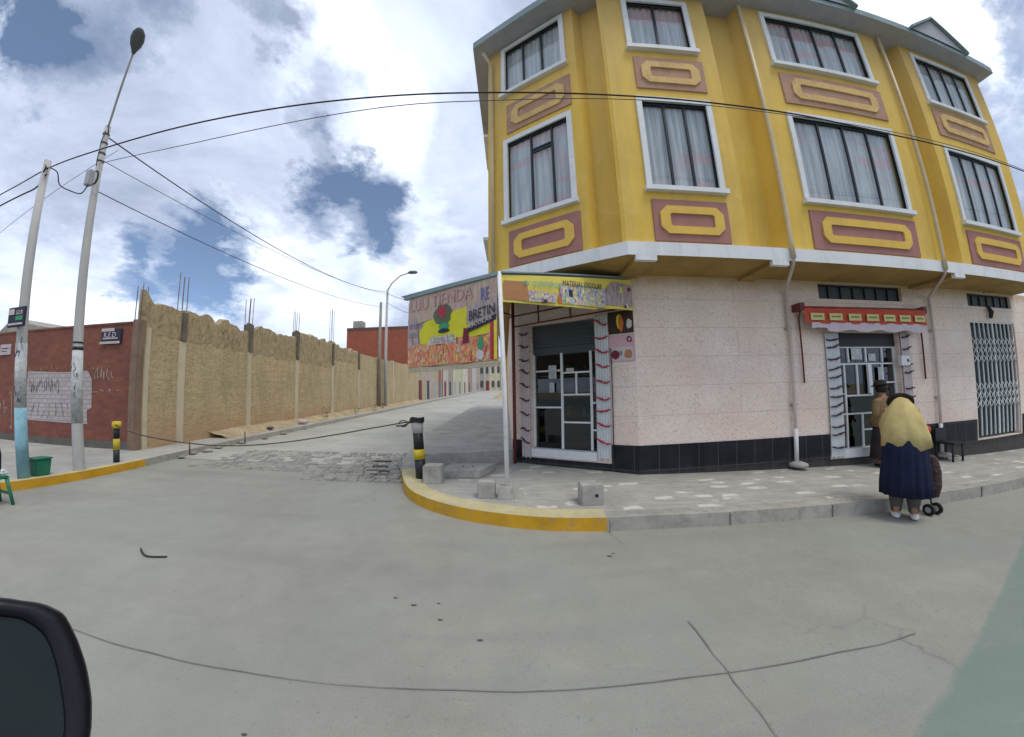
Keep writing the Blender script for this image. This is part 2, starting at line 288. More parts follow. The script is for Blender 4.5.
# ------------------------------------------------------------------ meshes
class MB:
    def __init__(s): s.v = []; s.f = []; s.sm = []
    def add(s, vs, fs, smooth=False):
        o = len(s.v); s.v += [tuple(v) for v in vs]
        for f in fs: s.f.append([i + o for i in f]); s.sm.append(smooth)
        return s
    def hexa(s, b, t):      # 4 bottom + 4 top points
        return s.add(list(b) + list(t), [(3, 2, 1, 0), (4, 5, 6, 7), (0, 1, 5, 4), (1, 2, 6, 5), (2, 3, 7, 6), (3, 0, 4, 7)])
    def box(s, x0, x1, y0, y1, z0, z1):
        return s.hexa([(x0, y0, z0), (x1, y0, z0), (x1, y1, z0), (x0, y1, z0)], [(x0, y0, z1), (x1, y0, z1), (x1, y1, z1), (x0, y1, z1)])
    def fbox(s, F, a0, a1, o0, o1, z0, z1):   # box in a facade frame F(s, out, z)
        return s.hexa([F(a0, o0, z0), F(a1, o0, z0), F(a1, o1, z0), F(a0, o1, z0)], [F(a0, o0, z1), F(a1, o0, z1), F(a1, o1, z1), F(a0, o1, z1)])
    def quad(s, *p): return s.add(p, [tuple(range(len(p)))])
    def tube(s, pts, r, n=8, cap=True, smooth=True):
        pts = [V(p) for p in pts]; rs = r if hasattr(r, '__len__') else [r] * len(pts)
        vs = []; up = None
        for i, p in enumerate(pts):
            d = (pts[min(i + 1, len(pts) - 1)] - pts[max(i - 1, 0)]).normalized()
            if up is None: up = V((0, 0, 1)) if abs(d.z) < .9 else V((1, 0, 0))
            a = d.cross(up)
            if a.length < 1e-4: a = d.cross(V((0, 1, 0)))
            a.normalize(); b = a.cross(d).normalized(); up = b
            for k in range(n):
                t = 2 * math.pi * k / n
                vs.append(p + (a * math.cos(t) + b * math.sin(t)) * rs[i])
        fs = [(i * n + k, i * n + (k + 1) % n, (i + 1) * n + (k + 1) % n, (i + 1) * n + k) for i in range(len(pts) - 1) for k in range(n)]
        s.add(vs, fs, smooth)
        if cap:
            o = len(s.v) - len(vs)
            s.f.append([o + k for k in range(n)][::-1]); s.sm.append(False)
            s.f.append([o + (len(pts) - 1) * n + k for k in range(n)]); s.sm.append(False)
        return s
    def lathe(s, c, prof, n=16, sx=1, sy=1, smooth=True):
        c = V(c); vs = []
        for r, z in prof:
            for k in range(n):
                t = 2 * math.pi * k / n; vs.append((c.x + r * math.cos(t) * sx, c.y + r * math.sin(t) * sy, c.z + z))
        m = len(prof)
        fs = [(i * n + k, i * n + (k + 1) % n, (i + 1) * n + (k + 1) % n, (i + 1) * n + k) for i in range(m - 1) for k in range(n)]
        s.add(vs, fs, smooth); o = len(s.v) - len(vs)
        s.f.append([o + k for k in range(n)][::-1]); s.sm.append(False)
        s.f.append([o + (m - 1) * n + k for k in range(n)]); s.sm.append(False)
        return s
    def build(s, name, m, parent=None, bevel=0):
        off = V(parent_loc(parent)) if parent else V((0, 0, 0))
        me = bpy.data.meshes.new(name)
        me.from_pydata([V(v) - off for v in s.v], [], s.f)
        me.polygons.foreach_set('use_smooth', s.sm); me.update()
        bm = bmesh.new(); bm.from_mesh(me); bmesh.ops.recalc_face_normals(bm, faces=bm.faces)
        if bevel: bmesh.ops.bevel(bm, geom=bm.edges[:], offset=bevel, segments=2, affect='EDGES', clamp_overlap=True)
        bm.to_mesh(me); bm.free()
        if m: me.materials.append(M[m] if isinstance(m, str) else m)
        o = bpy.data.objects.new(name, me); C.objects.link(o)
        if parent: o.parent = parent
        return o
def each(mb, name, m, parent):
    par = list(range(len(mb.v)))
    def find(a):
        while par[a] != a: par[a] = par[par[a]]; a = par[a]
        return a
    for f in mb.f:
        for q in f[1:]: par[find(q)] = find(f[0])
    grp = {}
    for f, sm in zip(mb.f, mb.sm): grp.setdefault(find(f[0]), []).append((f, sm))
    out = None
    for fs in grp.values():
        ids = sorted({i for f, _ in fs for i in f}); mp = {a: k for k, a in enumerate(ids)}
        nb = MB(); nb.v = [mb.v[i] for i in ids]; nb.f = [[mp[i] for i in f] for f, _ in fs]; nb.sm = [x for _, x in fs]
        out = nb.build(name, m, parent)
    return out
def parent_loc(p):
    l = V(p.location)
    while p.parent: p = p.parent; l += V(p.location)
    return l
def thing(name, label, cat, loc=(0, 0, 0), group=None):
    o = bpy.data.objects.new(name, None); C.objects.link(o); o.location = loc; o.empty_display_size = .1
    o['label'] = label; o['category'] = cat
    if group: o['group'] = group
    return o
def tag(o, label, cat, group=None):
    o['label'] = label; o['category'] = cat
    if group: o['group'] = group
    return o
def struct(o, kind='structure'): o['kind'] = kind; return o
def text(name, s, size, org, xd, ud, m, parent, ext=.003, sx=1.0):
    cu = bpy.data.curves.new(name, 'FONT'); cu.body = s; cu.size = size; cu.extrude = ext; cu.resolution_u = 2
    t = bpy.data.objects.new(name, cu); C.objects.link(t)
    bpy.context.view_layer.update()
    me = bpy.data.meshes.new_from_object(t.evaluated_get(bpy.context.evaluated_depsgraph_get()))
    bpy.data.objects.remove(t); me.name = name
    xd = V(xd).normalized(); ud = V(ud).normalized(); nd = xd.cross(ud)
    off = parent_loc(parent) if parent else V((0, 0, 0))
    for v in me.vertices: v.co = V(org) + xd * v.co.x * sx + ud * v.co.y + nd * v.co.z - off
    me.materials.clear(); me.materials.append(M[m] if isinstance(m, str) else m)
    o = bpy.data.objects.new(name, me); C.objects.link(o)
    if parent: o.parent = parent
    return o
def catmull(pts, k=6):
    out = []; n = len(pts)
    for i in range(n - 1):
        p0, p1, p2, p3 = (V(pts[max(i - 1, 0)]), V(pts[i]), V(pts[i + 1]), V(pts[min(i + 2, n - 1)]))
        for j in range(k):
            t = j / k
            out.append(.5 * ((2 * p1) + (p2 - p0) * t + (2 * p0 - 5 * p1 + 4 * p2 - p3) * t * t + (3 * p1 - p0 - 3 * p2 + p3) * t ** 3))
    out.append(V(pts[-1])); return out
def sag(a, b, s, n=24):
    a, b = V(a), V(b)
    return [a.lerp(b, i / n) - V((0, 0, 4 * s * (i / n) * (1 - i / n))) for i in range(n + 1)]
exec_flat = None
def paint(name, col, rough=.7, var=.1): 
    if name not in M: M[name] = mat(name, col, rough, var, 5, None, 0, .05)
    return M[name]

# ------------------------------------------------------------------ ground
def sheet(name, xs, ys, m, dz=0, f=None):
    b = MB(); vs = [(x, y, (f or zg)(x, y) + dz) for y in ys for x in xs]; n = len(xs)
    b.add(vs, [(j * n + i, j * n + i + 1, (j + 1) * n + i + 1, (j + 1) * n + i) for j in range(len(ys) - 1) for i in range(n - 1)], True)
    return b.build(name, m)
g = sheet('ground', [-1500, -600, -200, -80, -40, -20, -12, -9, -2, 1.5, 6, 13.9, 14.1, 19.5, 40, 80, 200, 600, 1500],
          [-1500, -500, -150, -60, -20, 0, 4, 7, 12, 20, 40, 80, 120, 177, 300, 700, 1500], 'dirt', -.04); struct(g)
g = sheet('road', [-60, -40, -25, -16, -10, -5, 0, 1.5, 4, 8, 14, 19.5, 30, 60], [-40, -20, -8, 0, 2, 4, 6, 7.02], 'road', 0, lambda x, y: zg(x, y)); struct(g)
ys = [6.9, 7.0] + [8 + i * 2 for i in range(10)] + [30, 40, 60, 80, 100, 120, 150, 177, 200]
g = sheet('side_street', [-8.5, -6.5, -4.5, -2.3], ys, 'street', .006); struct(g)
def line_strip(name, pts, w, m, dz=.008):
    b = MB()
    P = [V(p) for p in pts]
    vs = []
    for i, p in enumerate(P):
        d = (P[min(i + 1, len(P) - 1)] - P[max(i - 1, 0)]).normalized(); nn = V((-d.y, d.x)) * w * .5 * random.uniform(.5, 1.4)
        for q in (p + nn, p - nn): vs.append((q.x, q.y, zg(q.x, q.y) + dz))
    b.add(vs, [(2 * i, 2 * i + 1, 2 * i + 3, 2 * i + 2) for i in range(len(P) - 1)])
    return struct(b.build(name, m))
line_strip('road_joint', [(x * .3, 1.56 + random.uniform(-.008, .008)) for x in range(-14, 9)], .007, 'joint')
line_strip('road_joint', [(1.1 + random.uniform(-.008, .008), 2.0 - i * .1) for i in range(26)], .007, 'joint')
line_strip('road_joint', [(1.0 + .012 * i, 3.45 - i * .07) for i in range(5)], .004, 'joint')
line_strip('road_joint', [(-2.6 + random.uniform(-.06, .06) + i * .01, 9 + i * .5) for i in range(60)], .03, 'tar', .012)

# kerbs
def offs(pts, d):
    P = [V(p) for p in pts]; out = []
    for i, p in enumerate(P):
        t = (P[min(i + 1, len(P) - 1)] - P[max(i - 1, 0)]).normalized(); out.append(p + V((-t.y, t.x)) * d)
    return out
def kerb(name, pts, w, m, mt, h=.15, side=1):
    a = [V(p) for p in pts]; b_ = offs(pts, w * side); c_ = offs(pts, .012 * side)
    root = None
    mb = MB(); top = MB()
    for i in range(len(a) - 1):
        q = []
        for p, hh in ((a[i], -.1), (a[i + 1], -.1), (c_[i + 1], h), (c_[i], h)): q.append((p.x, p.y, zg(p.x, p.y) + hh))
        mb.quad(*q)
        q = [(p.x, p.y, zg(p.x, p.y) + hh) for p, hh in ((c_[i], h), (c_[i + 1], h), (b_[i + 1], h + .004), (b_[i], h + .004))]
        top.quad(*q)
    o = mb.build(name, m); struct(o)
    t = top.build(name, mt); struct(t)
kr = catmull([(-2.62, 24), (-2.6, 12), (-2.55, 9), (-2.42, 7.6), (-2.1, 6.2), (-1.76, 5.25), (-1.5, 4.72), (-1.2, 4.36), (-.83, 4.07), (-.38, 3.83), (.3, 3.6), (.98, 3.5)], 5)
ik = next(i for i, p in enumerate(kr) if p.y < 6.1)
kerb('kerb', kr[ik:], .28, 'kerb_y', 'kerb_yt')
kerb('kerb', kr[:ik + 1], .28, 'kerb_g', 'kerb_g')
kg = [(.98, 3.5), (1.5, 3.475), (2.2, 3.46), (4, 3.46), (8, 3.46), (14, 3.46), (19.5, 3.46), (40, 3.46)]
kerb('kerb', kg, .2, 'kerb_g', 'kerb_g')
for x in (1.0, 2.38, 3.75, 5.1, 6.5, 7.9):
    b = MB(); z = zg(x, 3.5); b.box(x - .0035, x + .0035, 3.454, 3.47, z - .02, z + .143); struct(b.build('kerb_joint', 'joint'))
kl = catmull([(-60, 2.2), (-16, 2.3), (-10.5, 2.45), (-8.6, 2.8), (-7.85, 3.3), (-7.62, 4.1), (-7.62, 5.0), (-7.72, 5.8), (-7.9, 6.6), (-8.03, 7.4), (-8.1, 8.5), (-8.12, 12), (-8.15, 20), (-8.15, 60), (-8.15, 177)], 5)
ik = next(i for i, p in enumerate(kl) if p.y > 5.85)
kerb('kerb', kl[:ik + 1], .16, 'kerb_y', 'kerb_yt')
kerb('kerb', kl[ik:], .16, 'kerb_g', 'flagL')
# sidewalks (strips between kerb back edge and building line)
def strip(name, A, B, m, dz=.15, n=1):
    b = MB(); vs = []
    for p, q in zip(A, B):
        for k in range(n + 1):
            r = V(p).lerp(V(q), k / n); vs.append((r.x, r.y, zg(r.x, r.y) + dz))
    b.add(vs, [(i * (n + 1) + k, i * (n + 1) + k + 1, (i + 1) * (n + 1) + k + 1, (i + 1) * (n + 1) + k) for i in range(len(A) - 1) for k in range(n)], True)
    return struct(b.build(name, m))
inner = [(-2.2, 9), (-2.1, 7.6), (-1.8, 6.2), (-1.48, 5.35), (-1.25, 4.88), (-1.0, 4.57), (-.66, 4.3), (-.26, 4.08), (.36, 3.86), (.98, 3.74), (1.5, 3.67), (2.02, 3.66), (6, 3.66), (12, 3.66), (19.5, 3.66), (40, 3.66)]
bline = [(.1, 9), (.1, 7.6), (.1, 7.0), (.1, 6.8), (.3, 6.6), (.5, 6.45), (.7, 6.35), (1.0, 6.1), (1.3, 5.9), (1.6, 5.7), (1.8, 5.6), (2.02, 5.5), (6, 5.6), (12, 5.6), (19.5, 5.6), (40, 5.6)]
inner = [(x - .06 if x < -.5 else x, y - (.06 if x > -1.2 else 0)) for x, y in inner]
strip('sidewalk', inner, bline, 'flag', .148, 3)
li = [(-60, 2.3), (-16, 2.4), (-10.5, 2.56), (-8.7, 2.92), (-8.0, 3.36), (-7.76, 4.1), (-7.76, 5.0), (-7.85, 5.8), (-8.02, 6.6), (-8.12, 7.3), (-8.2, 8.5), (-8.25, 12), (-8.28, 20), (-8.28, 60), (-8.28, 177)]
lo = [(-60, 6.9), (-16, 6.9), (-10.5, 6.9), (-10, 6.9), (-9.6, 6.9), (-9.4, 6.9), (-9.3, 6.92), (-9.28, 6.95), (-9.27, 7), (-9.27, 7.5), (-9.27, 8.5), (-9.27, 12), (-9.27, 20), (-9.27, 60), (-9.27, 177)]
strip('sidewalk', li, lo, 'flagL', .148, 2)
# dirt bank at the foot of the tan wall
b = MB(); vs = []; yy = [9 + i * .4 for i in range(60)]
for y in yy:
    for k, (x, h) in enumerate(((-9.24, .34), (-9.0, .27), (-8.75, .2), (-8.45, .12))):
        j = noise.noise(V((x * 2, y * 1.3, 3))) * .08 * (1 if k < 3 else .3)
        vs.append((x + (noise.noise(V((y, k, 1))) * .12 if k else 0), y, zg(x, y) + h + j))
b.add(vs, [(i * 4 + k, i * 4 + k + 1, i * 4 + k + 5, i * 4 + k + 4) for i in range(len(yy) - 1) for k in range(3)], True)
struct(b.build('dirt_bank', 'dirt'))
# raised pavement beside the building's side wall, seen as a concrete step
b = MB(); poly = [(-1.62, 6.12), (0.02, 6.55), (.02, 9), (.02, 30), (-2.38, 30), (-2.32, 9), (-2.1, 7.4)]
rz = lambda x, y: .40 + .026 * max(0, y - 7)
b.add([(x, y, rz(x, y)) for x, y in poly], [(0, 1, 2, 6), (6, 2, 5), (2, 3, 4, 5)])
for i in range(7):
    p, q = poly[i], poly[(i + 1) % 7]; b.quad((p[0], p[1], -.05), (q[0], q[1], -.05), (q[0], q[1], rz(*q)), (p[0], p[1], rz(*p)))
struct(b.build('raised_pavement', 'concrete'))

# cobbles: a band of worn stones at the street mouth
b = MB(); y = 5.55; row = 0
while y < 8.2:
    x = -6.9 + (row % 2) * .12 + random.uniform(-.1, .1)
    while x < -1.9:
        w = random.uniform(.17, .27); d = .16
        if x > -2.35 and y < 7: pass
        if x < -1.95 - (0 if y < 6.2 else .4) and random.random() < (.9 if x > -5 or y > 7 else .5) and not (y < 6.1 and x < -4):
            h = random.uniform(.008, .028) * (1.5 if x > -3.4 else 1); z = zg(x, y) + .004
            b.hexa([(x, y, z - .03), (x + w, y, z - .03), (x + w, y + d, z - .03), (x, y + d, z - .03)],
                   [(x + .03, y + .025, z + h), (x + w - .03, y + .02, z + h * random.uniform(.7, 1.2)), (x + w - .03, y + d - .03, z + h), (x + .02, y + d - .03, z + h)])
        x += w + .025
    y += .19; row += 1
struct(b.build('cobbles', 'stone'), 'stuff')

# ------------------------------------------------------------------ corner building
P0 = V((2.02, 5.33)); dv = V((-.835, .55)).normalized(); nv = V((-dv.y, -abs(dv.x) if True else 0)); nv = V((-dv.y, dv.x)).normalized()
if nv.y > 0: nv = -nv
C1 = V((1.69, 4.51))
def FR(s, o, z): return (2.02 + s, 5.33 - o, z)           # ground floor, long facade
def FC(s, o, z): p = P0 + dv * s + nv * o; return (p.x, p.y, z)   # ground floor, chamfer
def UR(s, o, z): return (1.69 + s, 4.51 - o, z)           # upper floors, long facade
def UC(s, o, z): p = C1 + dv * s + nv * o; return (p.x, p.y, z)
def flip(F): return F
bld = thing('corner_building', 'three-storey yellow corner building with mauve relief panels above pink stone shop fronts', 'building', (2.02, 5.33, 0))
def wall_open(mb, F, a0, a1, z0, z1, holes, depth=.22):
    """rect wall face at out=0 with rectangular holes (s0,s1,z0,z1) and reveals"""
    S = sorted({a0, a1, *[h[0] for h in holes], *[h[1] for h in holes]}); Z = sorted({z0, z1, *[h[2] for h in holes], *[h[3] for h in holes]})
    for i in range(len(S) - 1):
        for j in range(len(Z) - 1):
            cs, cz = (S[i] + S[i + 1]) / 2, (Z[j] + Z[j + 1]) / 2
            if any(h[0] < cs < h[1] and h[2] < cz < h[3] for h in holes): continue
            mb.quad(F(S[i], 0, Z[j]), F(S[i + 1], 0, Z[j]), F(S[i + 1], 0, Z[j + 1]), F(S[i], 0, Z[j + 1]))
    for h in holes:
        d = -depth
        mb.quad(F(h[0], 0, h[2]), F(h[1], 0, h[2]), F(h[1], d, h[2]), F(h[0], d, h[2])); mb.quad(F(h[0], 0, h[3]), F(h[1], 0, h[3]), F(h[1], d, h[3]), F(h[0], d, h[3]))
        mb.quad(F(h[0], 0, h[2]), F(h[0], 0, h[3]), F(h[0], d, h[3]), F(h[0], d, h[2])); mb.quad(F(h[1], 0, h[2]), F(h[1], 0, h[3]), F(h[1], d, h[3]), F(h[1], d, h[2]))
# ground floor walls
LEN = 10.6
DOOR_R = (4.02, 5.55, .12, 2.46); GATE = (7.86, 9.7, .2, 2.75); V1 = (3.70, 5.8, 3.09, 3.38); V2 = (7.88, 9.67, 3.08, 3.37)
b = MB(); wall_open(b, FR, 0, LEN, -.5, 3.44, [DOOR_R, GATE, V1, V2], .25); b.build('ground_floor_wall', 'tileR', bld)
DOOR_C = (.70, 2.0, .30, 2.78)
b = MB(); wall_open(b, FC, 0, 2.42, -.1, 3.44, [DOOR_C], .25); b.build('ground_floor_wall', 'tileC', bld)
e = FC(2.42, 0, 0); b = MB(); b.quad((e[0], e[1], -.1), (-.25, 18, -.1), (-.25, 18, 3.44), (e[0], e[1], 3.44)); b.build('side_wall', 'tileS', bld)
# plinth tiles
b = MB(); b.fbox(FR, 0.0, 3.69, 0, .018, -.45, .60); b.fbox(FR, 5.83, 7.8, 0, .018, -.5, .64); b.fbox(FR, 9.75, LEN, 0, .018, -.6, .64)
b.fbox(FR, 3.69, 5.83, 0, .018, -.5, .14); b.fbox(FR, 7.8, 9.75, 0, .018, -.5, .19); b.build('plinth', 'plinR', bld)
b = MB(); b.fbox(FC, 0.0, .44, 0, .018, -.1, .60); b.fbox(FC, .44, 2.2, 0, .016, -.1, .275); b.fbox(FC, 2.2, 2.42, 0, .018, -.1, .60); b.build('plinth', 'plinC', bld)
# slab: white fascia ring + ochre soffit
ZS0, ZS1 = 3.42, 3.625
A = UC(2.5, .05, 0); B_ = UC(0, .05, 0); Cc = UR(10.2, .05, 0)
corner = (UC(-.02, .05, 0)[0], UR(0, .05, 0)[1])
b = MB()
outl = [(A[0], 18.0), (A[0], A[1]), (corner[0], corner[1]), (Cc[0], corner[1]), (Cc[0], 14.0)]
n_ = len(outl)
b.add([(x, y, ZS0) for x, y in outl] + [(x, y, ZS1) for x, y in outl], [(i, i + 1, n_ + i + 1, n_ + i) for i in range(n_ - 1)] + [tuple(range(n_, 2 * n_))])
b.build('slab_edge', 'slab', bld)
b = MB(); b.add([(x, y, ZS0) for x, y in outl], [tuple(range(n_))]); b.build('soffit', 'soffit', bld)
# beam ends showing as small white blocks below the slab edge
for F, s0, s1 in ((UR, .1, .42), (UR, 2.32, 2.62), (UR, 6.35, 6.65), (UC, 2.1, 2.35)):
    b = MB(); b.fbox(F, s0, s1, -.02, .053, 3.34, 3.425); b.build('beam_end', 'slab', bld, .003)
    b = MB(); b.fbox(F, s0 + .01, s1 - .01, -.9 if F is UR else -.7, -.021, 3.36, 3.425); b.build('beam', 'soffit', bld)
# upper walls: bays flush with the slab, recesses between them
ZT = 8.70
def bay(F, a0, a1, wins, rec=.26, lside=True, rside=True, sl=.10):
    mb = MB(); wall_open(mb, F, a0, a1, ZS1, ZT, wins, .16)
    if lside: mb.quad(F(a0, 0, ZS1), F(a0 - sl, -rec, ZS1), F(a0 - sl, -rec, ZT), F(a0, 0, ZT))
    if rside: mb.quad(F(a1, 0, ZS1), F(a1 + sl, -rec, ZS1), F(a1 + sl, -rec, ZT), F(a1, 0, ZT))
    mb.build('upper_wall', 'yellow', bld)
W = {'A2': (UC, .80, 2.03, 4.56, 6.20, 3), 'A3': (UC, .82, 2.06, 7.42, 8.56, 3), 'B2': (UR, .48, 1.60, 4.55, 6.15, 3), 'B3': (UR, .47, 1.54, 7.33, 8.46, 2),
     'C2': (UR, 3.23, 5.45, 4.52, 6.13, 4), 'C3': (UR, 3.22, 5.42, 7.31, 8.50, 4), 'D2': (UR, 7.10, 9.02, 4.52, 6.08, 4), 'D3': (UR, 7.12, 9.02, 7.24, 8.45, 4)}
h = lambda *k: [W[i][1:5] for i in k]
bay(UC, .55, 2.5, h('A2', 'A3'), lside=True, rside=False)
bay(UR, 0.0, 1.98, h('B2', 'B3'), lside=False)
bay(UR, 2.72, 6.0, h('C2', 'C3')); bay(UR, 6.74, 9.66, h('D2', 'D3'), rside=False)
b = MB()   # recessed faces, corner pier return, end walls
b.quad(UR(2.0, -.26, ZS1), UR(2.7, -.26, ZS1), UR(2.7, -.26, ZT), UR(2.0, -.26, ZT)); b.quad(UR(6.0, -.26, ZS1), UR(6.7, -.26, ZS1), UR(6.7, -.26, ZT), UR(6.0, -.26, ZT))
b.quad(UC(0, 0, ZS1), UC(.06, 0, ZS1), UC(.06, 0, ZT), UC(0, 0, ZT)); b.quad(UC(.06, 0, ZS1), UC(.12, -.22, ZS1), UC(.12, -.22, ZT), UC(.06, 0, ZT))
b.quad(UC(.12, -.22, ZS1), UC(.48, -.22, ZS1), UC(.48, -.22, ZT), UC(.12, -.22, ZT))
a = UC(2.5, 0, 0); c = UR(9.66, 0, 0)
b.quad((a[0], a[1], ZS1), (a[0], 17, ZS1), (a[0], 17, ZT), (a[0], a[1], ZT)); b.quad((c[0], c[1], ZS1), (c[0], 14, ZS1), (c[0], 14, ZT), (c[0], c[1], ZT))
b.quad((a[0], 17, -.2), (c[0], 14, -.2), (c[0], 14, ZT), (a[0], 17, ZT)); b.quad((12.62, 5.33, -.6), (12.62, 14, -.6), (12.62, 14, 3.44), (12.62, 5.33, 3.44))
b.build('side_and_recess_wall', 'yellow', bld)
b = MB()
for z in (4.75, 7.35): b.box(a[0] - .16, a[0] + .02, a[1] + .8, a[1] + 2.0, z - .05, z + .02)
each(b, 'side_window_sill', 'slab', bld)

def window(k):
    F, s0, s1, z0, z1, n = W[k]; t = .09
    mb = MB()   # white moulded surround, proud of the wall
    mb.fbox(F, s0 - t, s0, -.02, .035, z0 - .07, z1 + t); mb.fbox(F, s1, s1 + t, -.02, .035, z0 - .07, z1 + t)
    mb.fbox(F, s0, s1, -.02, .033, z1, z1 + t); mb.fbox(F, s0 - t - .03, s1 + t + .03, -.02, .085, z0 - .08, z0 - .004)
    w = mb.build('window', 'white', bld)
    f = MB(); fr = .013; d0, d1 = -.05, -.02
    xs = [s0 + (s1 - s0) * i / n for i in range(n + 1)]
    if k == 'B2': xs = [s0, .86, 1.22, s1]
    if k == 'B3': xs = [s0, .98, s1]
    if k == 'A2': xs = [s0, 1.12, 1.54, s1]
    for i, x in enumerate(xs):
        ww = fr * (1.5 if 0 < i < len(xs) - 1 else 1.2); f.fbox(F, max(s0, x - ww), min(s1, x + ww), d0, d1, z0, z1)
    f.fbox(F, s0, s1, d0 - .002, d1 + .002, z0, z0 + .02); f.fbox(F, s0, s1, d0 - .002, d1 + .002, z1 - .04, z1)
    if k == 'A2': f.fbox(F, 1.12, 1.54, d0 + .001, d1 - .001, 5.78, 5.81); f.fbox(F, 1.12, 1.54, d0 + .001, d1 - .001, 5.84, 5.87)
    f.build('frame', 'black', w)
    g_ = MB(); g_.quad(F(s0, -.04, z0), F(s1, -.04, z0), F(s1, -.04, z1), F(s0, -.04, z1)); g_.build('pane', 'glass', w)
    c_ = MB(); rnd = random.Random(k); nn = int((s1 - s0) * 34); vs = []
    for i in range(nn + 1):
        s = s0 - .02 + (s1 - s0 + .04) * i / nn
        o = -.085 + .014 * math.sin(i * 1.55 + rnd.random() * 1.2) + .008 * rnd.random()
        vs += [F(s, o, z0 - .05), F(s, o * 1.03, z1 + .02)]
    c_.add(vs, [(2 * i, 2 * i + 2, 2 * i + 3, 2 * i + 1) for i in range(nn)], True); c_.build('curtain', 'curtain', w)
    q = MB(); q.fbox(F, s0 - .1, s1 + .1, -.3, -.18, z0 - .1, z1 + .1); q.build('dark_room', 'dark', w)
for k in W: window(k)
def relief(F, s0, s1, z0, z1, pm_='purple', rm_='ring'):
    p = MB(); p.fbox(F, s0, s1, -.01, .022, z0, z1); o = p.build('relief_panel', pm_, bld, .004)
    mx, mz = (s1 - s0) * .085, (z1 - z0) * .17; a0, a1, c0, c1 = s0 + mx, s1 - mx, z0 + mz, z1 - mz
    if s1 - s0 < 1.6: w = .12
    else: w = .13
    def octa(a0, a1, c0, c1, k): return [(a0 + k, c0), (a1 - k, c0), (a1, c0 + k), (a1, c1 - k), (a1 - k, c1), (a0 + k, c1), (a0, c1 - k), (a0, c0 + k)]
    O = octa(a0, a1, c0, c1, .11); I = octa(a0 + w * 1.3, a1 - w * 1.3, c0 + w, c1 - w, .025)
    r = MB(); vs = [F(s, .020, z) for s, z in O] + [F(s, .048, z) for s, z in O] + [F(s, .048, z) for s, z in I] + [F(s, .020, z) for s, z in I]
    fs = []
    for i in range(8):
        j = (i + 1) % 8; fs += [(i, j, 8 + j, 8 + i), (8 + i, 8 + j, 16 + j, 16 + i), (16 + i, 16 + j, 24 + j, 24 + i)]
    r.add(vs, fs); r.build('relief_ring', rm_, o)
for F, s0, s1 in ((UC, .68, 2.03), (UR, .44, 1.68), (UR, 3.19, 5.55), (UR, 7.05, 9.12)):
    relief(F, s0, s1, 3.66, 4.34); relief(F, s0 + .01, s1 + .01, 6.42, 7.1, 'purple_f', 'ring_f')
# roof, eaves, gables
b = MB(); OV = .38
def eave_pt(F, s, o): p = F(s, o, 0); return V((p[0], p[1]))
ea = eave_pt(UC, 2.62, OV); eb = V((UC(0, OV, 0)[0], 0)); 
# intersection of chamfer eave line with long eave line
ye = 4.51 - OV; p = C1 + nv * OV; t = (ye - p.y) / dv.y; ec = p + dv * t; ed = V((11.62, ye))
rim = [(ea.x + .1, 18), (ea.x, ea.y), (ec.x, ec.y), (ed.x, ed.y), (ed.x, 14.5)]
n_ = len(rim)
b.add([(x, y, 8.68) for x, y in rim] + [(x, y, 8.84) for x, y in rim], [(i, i + 1, n_ + i + 1, n_ + i) for i in range(n_ - 1)])
b.build('fascia', 'roof', bld)
b = MB(); b.add([(x, y, 8.685) for x, y in rim], [tuple(range(n_))])
zc = 8.72
b.build('eave_soffit', 'eave', bld)
# stepped cornice mould under the eave
b = MB(); b.fbox(UR, -.02, 9.68, 0.0, .14, 8.60 - .001, 8.64 - .0)
b = MB(); ins = [(1.2, 16), (1.2, 9.4), (4, 7.6), (9, 7.6), (9, 12)]
b.add([(x, y, 8.842) for x, y in rim] + [(x, y, 10.3) for x, y in ins], [(i, i + 1, n_ + i + 1, n_ + i) for i in range(n_ - 1)] + [tuple(range(n_, 2 * n_))])
b.build('roof', 'roof', bld)
for cx in (4.15, 7.75):
    gx = 1.69 + cx; y0 = ye - .03; w = .93; za = 9.42
    g_ = MB(); g_.add([(gx - w, y0, 8.80), (gx + w, y0, 8.80), (gx, y0, za), (gx - w, y0 + 2.2, 8.80), (gx + w, y0 + 2.2, 8.80), (gx, y0 + 2.2, za)], [(0, 1, 2), (0, 3, 5, 2), (1, 4, 5, 2)])
    o = g_.build('gable', 'eave', bld)
    r = MB()
    for s in (-1, 1):
        r.hexa([(gx + s * (w + .1), y0 - .08, 8.75), (gx, y0 - .08, za), (gx, y0 + 2.4, za), (gx + s * (w + .1), y0 + 2.4, 8.75)],
               [(gx + s * (w + .1), y0 - .08, 8.81), (gx, y0 - .08, za + .06), (gx, y0 + 2.4, za + .06), (gx + s * (w + .1), y0 + 2.4, 8.81)])
    r.build('gable_roof', 'roof', o)
